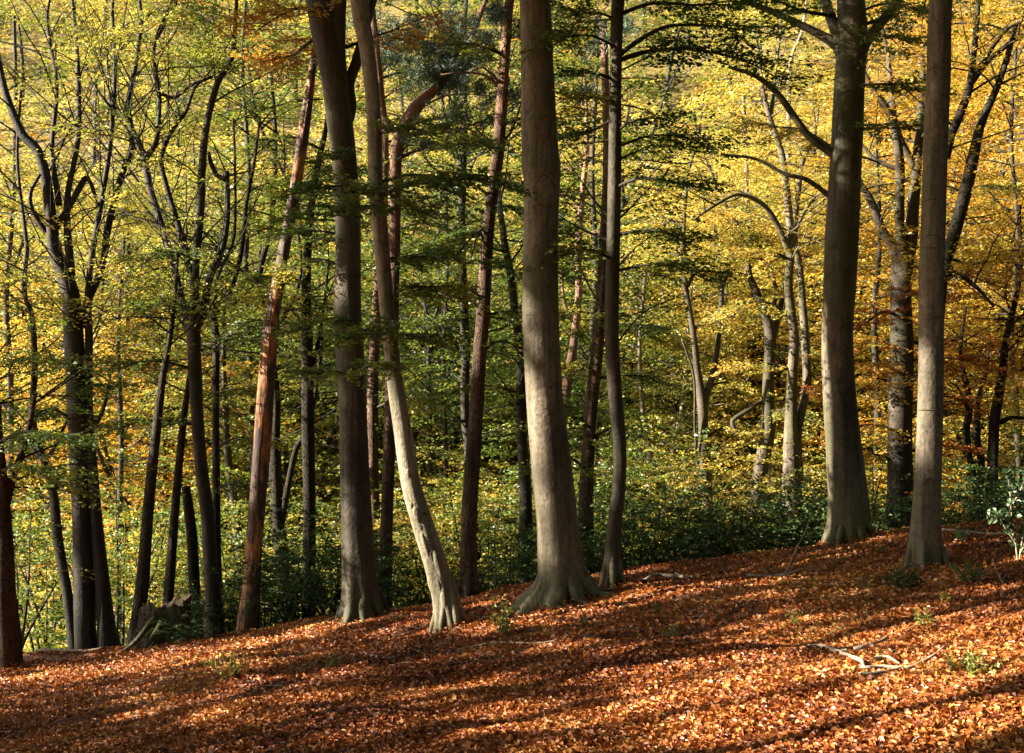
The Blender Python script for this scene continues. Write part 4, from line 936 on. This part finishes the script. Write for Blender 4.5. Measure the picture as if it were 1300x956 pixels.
lying('fallen_branch', 'dark thin log on the leaves behind the straight grey beech', 'branch', [(1196, 678), (1225, 680), (1255, 683), (1290, 682)], 5, DEAD, .05)
lying('fallen_branch', 'upright pale twig poking from the leaves right of the straight grey beech', 'twig', [(1276, 746), (1270, 734, 1), (1264, 722, 1), (1260, 709, 1)], 3, DEADP, 0)
lying('fallen_branch', 'dark curved twig on the leaves left of the bleached branches', 'branch', [(1052, 812), (1066, 803), (1085, 797), (1108, 795)], 4, DEAD, .03)
lying('fallen_branch', 'dark mossy twig on shaded leaves right of the bleached branches', 'branch', [(1150, 810), (1164, 800), (1182, 796), (1200, 792)], 4, DEAD, .04)
lying('fallen_branch', 'dark short twig beneath leaves at the bottom left of centre', 'branch', [(676, 858), (682, 848), (692, 842), (698, 838)], 4, DEAD, .03)
lying('fallen_branch', 'pale splinter of wood at the crest behind the crooked fallen branch', 'branch', [(816, 720), (824, 717), (831, 714)], 5, DEADP, .04)
lying('fallen_branch', 'thin pale twig slanting on the leaves above the crooked fallen branch', 'twig', [(850, 727), (858, 731), (864, 734)], 3, DEADP, .03)
lying('fallen_branch', 'brown heap like log at the crest before the dark holly', 'branch', [(866, 706), (878, 700), (892, 697), (906, 694)], 9, DEAD, .05)

# mossy stump: a broad decayed bole with a ragged rim and splayed roots
rt_y = 24.6; b0 = P(208, 800, rt_y); b0[2] = g1(b0[0], rt_y)
stump = empty('tree_stump', b0, 'grey mossy old stump with splayed roots on the left crest', 'stump')
def st_part(name, pts, ws, mat, seg=16, rough=.16, seed=1):
    p = np.array([P(a, b, rt_y + c) for a, b, c in pts]); R = np.array(ws) * .5 / F * rt_y
    Ps, Rs = smooth_path(p, R, .03); mb = MB(); tube(mb, Ps, Rs, seg, 0, rough, seed=seed); link(name, mb.mesh(name, [mat], b0), stump)
def bole():
    n, m = 72, 26; rg = np.random.default_rng(2); th = np.arange(n) / n * 2 * PI; V = []
    c0 = P(210, 815, rt_y); zt = P(0, 766, rt_y)[2]; zb = c0[2] - .25
    rim = .05 * np.sin(2 * th + .5) + .03 * np.sin(5 * th + 1) + .025 * np.sin(11 * th) + .02 * rg.normal(0, 1, n) + .08 * np.cos(th)
    ridge = .09 * np.sin(6 * th + .4) + .07 * np.sin(11 * th + 2) + .05 * np.sin(23 * th)
    for i in range(m):
        f = i / (m - 1); z = zb + (zt - zb) * f + rim * f ** 2
        r = (.36 + .16 * (1 - f) ** 2.2) * (1 + ridge * (1.15 - .5 * f) + .02 * rg.normal(0, 1, n))
        V.append(np.stack([c0[0] + r * np.cos(th) * 1.12, c0[1] + r * np.sin(th) * .9, z], -1))
    for k, (rr, dz) in enumerate(((.80, -.04), (.5, -.12), (.15, -.2))):      # hollow rotten top
        V.append(np.stack([c0[0] + .38 * rr * np.cos(th), c0[1] + .32 * rr * np.sin(th), np.full(n, zt) + dz + rim * rr + .03 * rg.normal(0, 1, n)], -1))
    V = np.concatenate(V); M = m + 3
    i = np.arange(M - 1)[:, None] * n; j = np.arange(n)[None]; j2 = (j + 1) % n
    Fq = np.stack([i + j, i + j2, i + n + j2, i + n + j], -1)
    mb = MB(); mb.add(V, Fq[:m - 1].reshape(-1, 4)); link('stump_body', mb.mesh('stump_body', [MOSSY], b0), stump)
    mb = MB(); mb.add(V, Fq[m - 1:].reshape(-1, 4)); link('rotten_top', mb.mesh('rotten_top', [CUT], b0), stump)
bole()
st_part('root', [(196, 785, -.40), (184, 800, -.55), (172, 814, -.6), (158, 825, -.6)], [10, 8, 6, 4], MOSSY, 9, .14, 4)
st_part('root', [(206, 790, -.5), (196, 806, -.62), (186, 822, -.7)], [9, 7, 4], MOSSY, 9, .14, 5)

# ------------------------------------------------------------------ shrubs, saplings, seedlings
def shrub_mesh(h, w, nl, lsize, seed, stem_mat, leaf, six=False, nst=7, dense=1.0):
    rng = np.random.default_rng(seed); ms = MB(); ml = MB(); pos = []; yaw = []; pit = []; scl = []
    for k in range(nst):
        a = rng.uniform(0, 2 * PI); L = h * rng.uniform(.65, 1.0)
        pts = grow_branch((rng.normal(0, .06), rng.normal(0, .06), -.08), a, rng.uniform(.95, 1.45), L, rng, 5, .22, -.05)
        pts[:, :2] *= 1 + .3 * w / h
        Ps, Rs = smooth_path(pts, np.linspace(.002 + .010 * h, .0025, len(pts)), .15); tube(ms, Ps, Rs, 5, 0)
        for q in range(int(nl / nst)):
            t = rng.uniform(.12, 1) ** .8; p = Ps[min(len(Ps) - 1, int(t * len(Ps)))]
            off = rng.normal(0, 1, 3) * np.array([w * .26, w * .26, h * .09])
            pos.append(p + off); yaw.append(math.atan2(p[1] + off[1], p[0] + off[0]) + rng.normal(0, .8)); pit.append(rng.normal(.15, .3)); scl.append(rng.uniform(.3, .55) * (1 if h < 3 else 1.5))
    pos = np.array(pos); pos[:, 2] = np.maximum(pos[:, 2], .05)
    place_sprays(ml, pos, np.array(yaw), np.array(pit), np.array(scl), lsize, rng, TPS, 0, six, .95, .6)
    return ms.mesh('stems', [stem_mat]), ml.mesh('foliage', [leaf])
HP = [shrub_mesh(1.8, 1.3, 120, .066, 40 + k, OAK, HOLLY) for k in range(4)]
SPR = [shrub_mesh(5.2, 2.6, 230, .095, 60 + k, BEECHD, LIME, nst=6) for k in range(4)]
def put_shrub(name, proto, x, y, s, rz, label, cat, group=None, leaf=None, sz=1.0):
    r = empty(name, (x, y, g1(x, y)), label, cat, group); r.scale = (s, s, s * sz); r.rotation_euler = (0, 0, rz)
    link('stem', proto[0], r); f = link('foliage', proto[1], r)
    if leaf: f.material_slots[0].link = 'OBJECT'; f.material_slots[0].material = leaf
    return r
hl = [(236, 23.9, .36, 'tiny holly bush in front of the mossy stump'), (262, 27.0, .8, 'low holly bush at the feet of the several limbed beech right of the stump'), (292, 26.6, .7, 'dark holly bush left of the base of the orange peeling snag'),
      (338, 27.3, .9, 'dark holly bush hugging the right side of the orange snag base'), (372, 27.2, 1.05, 'holly bush in front of the bowed side stem beech'),
      (398, 27.4, 1.5, 'tall dark holly just left of the thick dark beech'), (420, 26.4, 1.2, 'holly bush touching the left side of the thick dark beech'),
      (492, 28.5, 1.5, 'tall dark holly in the gap between the thick dark beech and the leaning beech'), (528, 28.5, .9, 'low holly bush behind the foot of the leaning beech'),
      (652, 27.0, .95, 'dark holly bush left of the root flare of the thickest beech'), (742, 27.6, 1.35, 'tall dark holly filling the gap right of the thickest beech'),
      (762, 26.2, .6, 'small dark holly against the left side of the slim wavy beech'), (812, 27.4, 1.15, 'dark holly bush right beside the slim wavy beech'), (845, 28.2, 1.35, 'tall dark holly behind the crooked fallen branch'),
      (880, 28.0, 1.25, 'holly bush in front of the small V forked pale beech'), (918, 28.4, 1.25, 'holly bush right of the small V forked pale beech'), (950, 28.0, 1.2, 'holly bush below the pale bent beech'),
      (985, 28.4, 1.3, 'holly bush in front of the twin stemmed pale beech'), (1018, 27.6, 1.2, 'holly bush right of the twin stemmed pale beech'), (1040, 28.6, 1.2, 'holly bush against the left side of the right crest beech'),
      (1112, 28.0, .95, 'holly bush in the gap right of the right crest beech'), (1140, 27.6, .75, 'low holly bush at the foot of the broad fan limbed beech'), (1216, 26.6, .8, 'holly bush behind the straight grey beech on its right'),
      (1248, 27.0, .95, 'dark holly bush around the pair of crooked stems'), (1288, 27.2, .95, 'holly bush at the foot of the dark right edge trunk'), (585, 28.3, .8, 'low holly bush left of the reddish pine base'), (625, 28.6, .95, 'low holly bush right of the reddish pine base')]
for k, (px, y, s, lb) in enumerate(hl):
    x = (px - 650) / F * y
    put_shrub('holly_bush', HP[k % 4], x, y, s, k * 1.7, lb, 'holly', 'holly bushes along the crest', sz=.88)
sl = [(490, 31.5, .8, GREEN, 'in the gap left of the leaning beech base'), (545, 32, .8, GOLD, 'in the gap right of the leaning beech base'), (575, 31, .7, LIME, 'close behind the reddish pine on its left'), (625, 31, .75, LIME, 'close behind the reddish pine on its right'), (655, 35, 1.0, GREEN, 'behind the left flank of the thickest beech'), (755, 33, .9, GREEN, 'tight behind the slim wavy beech'), (850, 33, .8, GOLD, 'behind the crooked fallen branch'), (900, 37, 1.0, LIME, 'directly behind the small V fork'),
      (20, 30, .9, GREEN, 'by the left edge trunk'), (60, 33, 1.0, GREEN, 'left of the crooked forking beech'), (150, 31, .95, GREEN, 'right of the crooked forking beech'), (195, 33, 1.0, GREEN, 'between the thin dark trunks'),
      (230, 36, 1.1, GOLD, 'above the mossy stump'), (300, 33, 1.0, GREEN, 'left of the orange snag'), (372, 35, 1.1, GREEN, 'behind the bowed side stem'), (415, 37, 1.2, LIME, 'left of the thick dark beech'),
      (520, 33, .95, GREEN, 'behind the leaning beech'), (555, 36, 1.1, GOLD, 'left of the reddish pine'), (640, 34, 1.0, GREEN, 'right of the reddish pine'), (730, 36, 1.1, GREEN, 'right of the thickest beech'),
      (825, 35, 1.0, GREEN, 'right of the slim wavy beech'), (865, 39, 1.15, GOLD, 'left of the small V fork'), (925, 34, .85, GOLD, 'right of the small V fork'), (980, 40, 1.15, GOLD, 'between bent beech and twin stems'),
      (1035, 36, .9, LIME, 'left of the right crest beech'), (1105, 34, .95, LIME, 'between crest and fan limbed beech'), (1215, 35, 1.0, AMBER, 'behind the straight grey beech'), (1290, 33, .95, LIME, 'at the right edge'),
      (100, 38, 1.25, GOLD, 'behind the crooked forking beech'), (265, 40, 1.25, GREEN, 'behind the several limbed beech'), (460, 40, 1.2, GOLD, 'behind the thick dark beech'), (600, 41, 1.3, GOLD, 'behind the reddish pine'), (780, 41, 1.2, LIME, 'behind the slim wavy beech'), (1170, 38, 1.1, GOLD, 'right of the broad fan limbed beech')]
sl += [(px, y, s, lf, w_) for (px, y, s, lf, w_) in ((505, 46, 1.5, LIME, 'far right of the thick dark beech'), (560, 50, 1.6, GOLD, 'far behind the thin sapling stem'), (635, 47, 1.5, LIME, 'far right of the reddish pine'), (735, 48, 1.5, GOLD, 'far right of the thickest beech'),
    (800, 47, 1.4, GOLD, 'far right of the slim wavy beech'), (845, 52, 1.6, GOLD, 'far left of the V fork'), (905, 47, 1.4, GOLD, 'far behind the V fork'), (950, 51, 1.6, GOLD, 'far left of the bent beech'), (995, 46, 1.4, LIME, 'far behind the twin stems'), (1040, 50, 1.5, GOLD, 'far left of the crest beech'),
    (1105, 46, 1.5, GOLD, 'far right of the crest beech'), (1220, 47, 1.5, GOLD, 'far right of the straight grey beech'), (1255, 42, 1.3, AMBER, 'left of the dark edge trunk'), (300, 46, 1.5, GOLD, 'far left of the orange snag'), (210, 47, 1.5, GOLD, 'far behind the stump'), (140, 46, 1.4, GOLD, 'far right of the crooked beech'), (420, 48, 1.5, LIME, 'far left of the dark beech'))]
for k, (px, y, s, lf, where) in enumerate(sl):
    cn = {'yellow_green_leaf': 'yellow green', 'golden_leaf': 'golden', 'green_leaf': 'green', 'amber_leaf': 'amber'}[lf.name]
    put_shrub('beech_sapling', SPR[k % 4], (px - 650) / F * y, y, s, k * 2.1, f'{cn} young beech in the valley {where}', 'sapling', 'young beeches below the crest', lf)
def seedling_mesh(h, w, seed):
    rg = np.random.default_rng(seed); ms = MB(); ml = MB(); C = []; U = []
    for k in range(11):
        a = rg.uniform(0, 2 * PI); pts = grow_branch((rg.normal(0, .03), rg.normal(0, .03), -.04), a, rg.uniform(.75, 1.5), h * rg.uniform(.6, 1.1), rg, 5, .3, -.04)
        Ps, Rs = smooth_path(pts, np.linspace(.005, .002, len(pts)), .03); tube(ms, Ps, Rs, 5, 0)
        for p in Ps[3:]:
            for q in range(2):
                d_ = unit(np.array([math.cos(a), math.sin(a), .3]) * .6 + rg.normal(0, .7, 3)); C.append(p + d_ * .035 + rg.normal(0, .012, 3)); U.append(d_)
    C = np.array(C); U = np.array(U)
    leaves(ml, C, U, rg.normal(0, 1, C.shape) * np.array([1, 1, .4]), rg.uniform(.035, .065, len(C)), rg.random(len(C)), 0, True, .62, .15)
    return ms.mesh('stem', [OAK]), ml.mesh('foliage', [GREEN])
SD = [seedling_mesh(.40, .4, 80 + k) for k in range(4)]
for k, (px, py, s, lf, lb) in enumerate([(634, 806, 1.15, GREEN, 'small leafy green seedling right of the leaning beech base'), (298, 862, 1.1, LIME, 'small green seedling in the sunny streak at lower left'), (852, 814, .6, LIME, 'tiny yellow green seedling on leaves below the crooked branch'),
      (1140, 752, .95, HOLLY, 'small holly seedling at the foot of the straight grey beech'), (1158, 748, .7, HOLLY, 'tiny holly seedling right in front of the straight grey beech'), (1236, 742, .9, GREEN, 'green seedling right of the straight grey beech base'),
      (1222, 690, .8, HOLLY, 'holly seedling behind the right flank of the straight grey beech'), (1200, 770, .5, LIME, 'tiny pale seedling below the straight grey beech'), (1174, 798, .55, GREEN, 'tiny green seedling above the bleached branches'), (1240, 864, .75, LIME, 'yellow green seedling at the lower right corner'),
      (1222, 858, .6, LIME, 'pale green seedling right of the bleached forked branch'), (745, 798, .4, GREEN, 'tiny green sprout in front of the thickest beech'), (1012, 798, .45, LIME, 'tiny yellow sprout left of the bleached branches'), (420, 848, .5, GREEN, 'tiny green sprout on leaves at lower left of centre'),
      (1118, 704, .45, GREEN, 'tiny green sprout left of the straight grey beech'), (835, 780, .4, GREEN, 'tiny green sprout under the crooked fallen branch')]):
    y = solve(px, py); put_shrub('seedling', SD[k % 4], (px - 650) / F * y, y, s, k * 1.3, lb, 'seedling', None, lf)

# pale young holly at the right edge, its leaves catching the sun
y = solve(1290, 716); x = (1290 - 650) / F * y; hb = (x, y, g1(x, y))
PALEH = leaf_mat('pale_holly_leaf', [(.018, .045, .014), (.036, .075, .022), (.075, .12, .04)], .3, .04)
hr = empty('holly_sapling', hb, 'pale leaved young holly with round leaves at the right edge', 'holly')
rng = np.random.default_rng(5); ms = MB(); ml = MB(); Cc = []; Uu = []; Ww = []
for a in ([(1292, 712), (1288, 680), (1284, 650), (1282, 620), (1278, 600)], [(1294, 712), (1300, 670), (1306, 630), (1304, 598)], [(1290, 690), (1275, 668), (1266, 650)], [(1290, 670), (1272, 656), (1256, 655)], [(1296, 700), (1310, 680), (1325, 660)], [(1286, 640), (1296, 622), (1300, 610)]):
    pp = np.array([P(u, v, y + rng.uniform(-.1, .1)) for u, v in a]); Ps, Rs = smooth_path(pp, np.linspace(.012, .004, len(pp)), .05); tube(ms, Ps, Rs, 6, 0)
    for p in Ps[4:]:
        for q in range(6):
            dv = unit(rng.normal(0, 1, 3) + np.array([0, 0, .25])); Cc.append(p + dv * rng.uniform(.03, .11)); Uu.append(dv); Ww.append(rng.normal(0, 1, 3))
leaves(ml, np.array(Cc), np.array(Uu), np.array(Ww), rng.uniform(.055, .095, len(Cc)), rng.random(len(Cc)), 0, True, .75, .1)
link('stem', ms.mesh('stem', [DEADP], hb), hr); link('foliage', ml.mesh('foliage', [PALEH], hb), hr)
lying('fallen_branch', 'yellowish thin branch arching over leaves beside the pale young holly', 'branch', [(1212, 668), (1218, 662, 1), (1235, 674, 1), (1252, 686, 1), (1275, 692, 1), (1300, 694, 1)], 4, DEADP, .0)

# ------------------------------------------------------------------ beeches across the valley
def proto_tree(seed, H, n_br, lsize, per=.55, keep=1.0, zlo=.16):
    rng = np.random.default_rng(seed); mb = MB(); base = grow_branch((0, 0, -.5), 0, PI / 2, H * .62, rng, 6, .10, 0)
    sk = []; Ps, Rs = smooth_path(base, np.linspace(.24, .12, len(base)), .4); tube(mb, Ps, Rs, 10, 0, .05, seed=seed); sk.append((Ps, Rs))
    for k in range(6):
        i = int(len(Ps) * rng.uniform(.3, 1.0)) - 1
        b = grow_branch(Ps[i], rng.uniform(0, 2 * PI), rng.uniform(.7, 1.25), H * rng.uniform(.3, .45), rng, 5, .25, -.06)
        q, r = smooth_path(b, np.linspace(Rs[i] * .75, .03, len(b)), .35); tube(mb, q, r, 7, 0, .04, seed=seed + k); sk.append((q, r))
    mc = MB(); crown(mc, sk, rng, n_br, (1.8, 4.6), H * zlo, 99, lsize, TPS, per, keep, (-.1, .6), (1.0, 1.8), near=False)
    return mb.mesh('trunk', [BEECHD]), mc.mesh('crown', [BEECHD, LIME])
PT = [proto_tree(300 + k, h, 130, .135) for k, h in enumerate((18, 20, 19, 17, 21))]
AN = [(-60, 'the left edge'), (4, 'barkless edge trunk'), (105, 'crooked beech'), (185, 'leaning thin trunk'), (252, 'several limbed beech'), (335, 'orange snag'), (391, 'dark forked beech'), (446, 'thick dark beech'), (505, 'leaning beech'),
      (608, 'reddish pine'), (692, 'thickest beech'), (780, 'slim wavy beech'), (893, 'V forked beech'), (1008, 'twin stemmed beech'), (1070, 'crest beech'), (1146, 'fan limbed beech'), (1184, 'straight grey beech'), (1268, 'dark edge trunk'), (1350, 'the right edge')]
rng = np.random.default_rng(21); q = 0
for gi in range(len(AN) - 1):
    x0, x1 = AN[gi][0], AN[gi + 1][0]
    for di, (dep, word) in enumerate(((46, 'nearest'), (60, 'middle'), (78, 'farthest'))):
        if x1 - x0 < 58 and di == 1: continue
        px = x0 + (x1 - x0) * (.3 + .4 * ((di * .618 + gi * .37) % 1)); y = dep + rng.uniform(-4, 5)
        if px < 40: lf = (LIME, GREEN, LIME)[di]
        elif px < 260: lf = (AMBER, GOLD, LIME)[di] if gi % 2 else (GOLD, LIME, LIME)[di]
        elif px < 640: lf = (LIME, GREEN, GOLD)[(gi + 2 * di) % 3] if di else (GREEN, LIME)[gi % 2]
        elif px < 800: lf = (GREEN, LIME, GOLD)[di]
        elif px < 1080: lf = GOLD
        else: lf = (AMBER, GOLD, AMBER)[(gi + di) % 3]
        cn = {'yellow_green_leaf': 'yellow green', 'golden_leaf': 'golden', 'green_leaf': 'green', 'amber_leaf': 'amber'}[lf.name]
        x = (px - 650) / F * y; pr = PT[q % 5]; q += 1
        r = empty('beech_tree', (x, y, g1(x, y)), f'{word} {cn} tree between {AN[gi][1]} and {AN[gi+1][1]}', 'tree', 'beeches across the valley')
        s = rng.uniform(.9, 1.15); r.scale = (s, s, s * rng.uniform(.95, 1.1)); r.rotation_euler = (0, 0, rng.uniform(0, 6.3))
        link('trunk', pr[0], r); c = link('crown', pr[1], r)
        c.material_slots[1].link = 'OBJECT'; c.material_slots[1].material = lf

# far hillside: one mass of crowns
def mass(name, label, pts, lsize, per_tree, H, W, mats, seed, kind='stuff', cz=.58, ch=.44, rt=.22, gaps=None):
    rng = np.random.default_rng(seed); mb = MB(); cols = []
    cz0, ch0 = cz, ch
    for (x, y, mi, s, *low) in pts:
        cz, ch = (.46, .46) if low else (cz0, ch0)
        z = g1(x, y); h = H * s; w = W * s
        Ps, Rs = smooth_path(np.array([[x, y, z - .5], [x + rng.normal(0, .4), y, z + h * .4], [x + rng.normal(0, .8), y, z + h * .8]]), [rt * s, rt * .75 * s, .05], 1.2); tube(mb, Ps, Rs, 6, 0)
        nb = 26; cl = rng.normal(0, 1, (nb, 3)); cl = unit(cl) * rng.uniform(.35, 1, (nb, 1))
        cc = np.array([x, y, z + h * cz]) + cl * np.array([w, w, h * ch])
        if gaps is None:
            ns = int(per_tree / 34); k = rng.integers(0, nb, ns)
            c_ = cc[k] + rng.normal(0, 1, (ns, 3)) * np.array([w * .22, w * .22, h * .04]); ya = np.arctan2(c_[:, 1] - y, c_[:, 0] - x) + rng.normal(0, .7, ns)
            place_sprays(mb, c_, ya, rng.normal(0, .2, ns), rng.uniform(1.5, 3.2, ns), lsize, rng, TPS, 1 + mi, False, .95, .35)
            continue
        k = rng.integers(0, nb, per_tree)
        C = cc[k] + rng.normal(0, 1, (per_tree, 3)) * np.array([w * .24, w * .24, h * .045])
        U = rng.normal(0, 1, C.shape) * np.array([1, 1, .45]); Wd = rng.normal(0, 1, C.shape) * np.array([1, 1, .5])
        rn = .5 * rng.random(nb)[k] + .5 * rng.random(per_tree)
        if gaps is not None:                                          # leaves removed along sun rays to light chosen spots
            ok = np.ones(len(C), bool)
            for (g, rad) in gaps:
                D = C - g; t = D @ SUN; dist = np.linalg.norm(D - t[:, None] * SUN, axis=1)
                ok &= (dist > rad * rng.uniform(.75, 1.25, len(C))) | (t < 0)
            C, U, Wd, rn = C[ok], U[ok], Wd[ok], rn[ok]
            if not len(C): continue
        leaves(mb, C, U, Wd, lsize * rng.uniform(.6, 1.3, len(C)), rn, 1 + mi, False, .7, .1)
    return tag(link(name, mb.mesh(name, mats)), label, kind=kind)
rng = np.random.default_rng(8); pts = []
for r_, y in enumerate(np.arange(88, 205, 9.5)):
    for x in np.arange(-.43 * y - 6, .43 * y + 6, 6.6):
        xx = x + rng.uniform(-2.4, 2.4); px = 650 + xx / y * F
        w = (.34, .32, .08, .26) if px < 300 else ((.40, .26, .04, .30) if px < 640 else ((.38, .48, .05, .09) if px < 1050 else (.14, .60, .24, .02)))
        pts.append((xx, y + rng.uniform(-3, 3), rng.choice(4, p=np.array(w) / sum(w)), rng.uniform(.8, 1.2)))
mass('hillside_wood', 'autumn wood massed on the far hillside', pts, .27, 4200, 15, 4.0, [BEECHD, LIME, GOLD, AMBER, GREEN], 3)

# unseen trees added to shade the slope, with openings cut to light chosen spots
sh = []
rng = np.random.default_rng(14)
for k in range(34):
    y = rng.uniform(-16, 22); x = -.40 * max(y, 0) - 5 - rng.uniform(2, 26)
    sh.append((x, y, int(rng.integers(0, 3)), rng.uniform(.9, 1.15)))
for k in range(34):
    y = rng.uniform(-34, -3); x = rng.uniform(-16, 36); sh.append((x, y, int(rng.integers(0, 3)), rng.uniform(.8, 1.1)))
for k in range(30):
    y = rng.uniform(-6, 52); x = .375 * max(y, 0) + rng.uniform(7, 24); sh.append((x, y, int(rng.integers(0, 3)), rng.uniform(.6, .9), 1))
for k in range(22):
    y = rng.uniform(-30, -6); x = rng.uniform(-22, 30); sh.append((x, y, int(rng.integers(0, 3)), rng.uniform(.55, .8), 1))
for k in range(26):                                                 # unseen crowns added overhead to block skylight
    y = rng.uniform(-9, 5); x = rng.choice([-1, 1]) * (.38 * max(y, 0) + rng.uniform(2, 13)); sh.append((x, y, int(rng.integers(0, 3)), rng.uniform(.75, 1.1)))
for k in range(16):
    y = rng.uniform(4, 26); x = .38 * y + rng.uniform(3, 9); sh.append((x, y, int(rng.integers(0, 3)), rng.uniform(.95, 1.2)))
mass('unseen_shade_wood', 'unseen beeches of the wood around the view, added for shade', sh, .38, 5000, 27, 4.8, [BEECHD, DKGREEN, GREEN, DKGREEN], 4, cz=.72, ch=.27, rt=.17, gaps=gaps)

# ------------------------------------------------------------------ camera, light, render
cam = bpy.data.cameras.new('camera'); cam.sensor_width = 36; cam.lens = 36 * F / 1300; cam.clip_start = .5; cam.clip_end = 900
co = bpy.data.objects.new('camera', cam); COL.objects.link(co); co.rotation_euler = (PI / 2, 0, 0); sc.camera = co
sd = Vector((math.sin(SUN_AZ) * math.cos(SUN_EL), math.cos(SUN_AZ) * math.cos(SUN_EL), math.sin(SUN_EL)))
sl_ = bpy.data.lights.new('sun', 'SUN'); sl_.energy = 5.0; sl_.angle = math.radians(.7); sl_.color = (1, .90, .74)
so = bpy.data.objects.new('sun', sl_); COL.objects.link(so); so.rotation_euler = sd.to_track_quat('Z', 'Y').to_euler(); so.location = (0, 0, 40)
w = bpy.data.worlds.new('World'); sc.world = w; w.use_nodes = True; nt = w.node_tree
bg = nt.nodes['Background']; sky = nt.nodes.new('ShaderNodeTexSky'); sky.sky_type = 'NISHITA'; sky.sun_disc = False
sky.sun_elevation = SUN_EL; sky.sun_rotation = SUN_AZ; nt.links.new(sky.outputs[0], bg.inputs[0]); bg.inputs[1].default_value = .05
v = sc.view_settings; v.view_transform = 'Standard'; v.look = 'None'; v.exposure = 2.55; v.gamma = 1; v.use_curve_mapping = False
c = sc.cycles; c.max_bounces = 6; c.diffuse_bounces = 3; c.glossy_bounces = 2; c.transmission_bounces = 4; c.caustics_reflective = False; c.caustics_refractive = False
c.use_denoising = True; c.denoiser = 'OPENIMAGEDENOISE'; c.use_adaptive_sampling = False; c.sample_clamp_indirect = 4
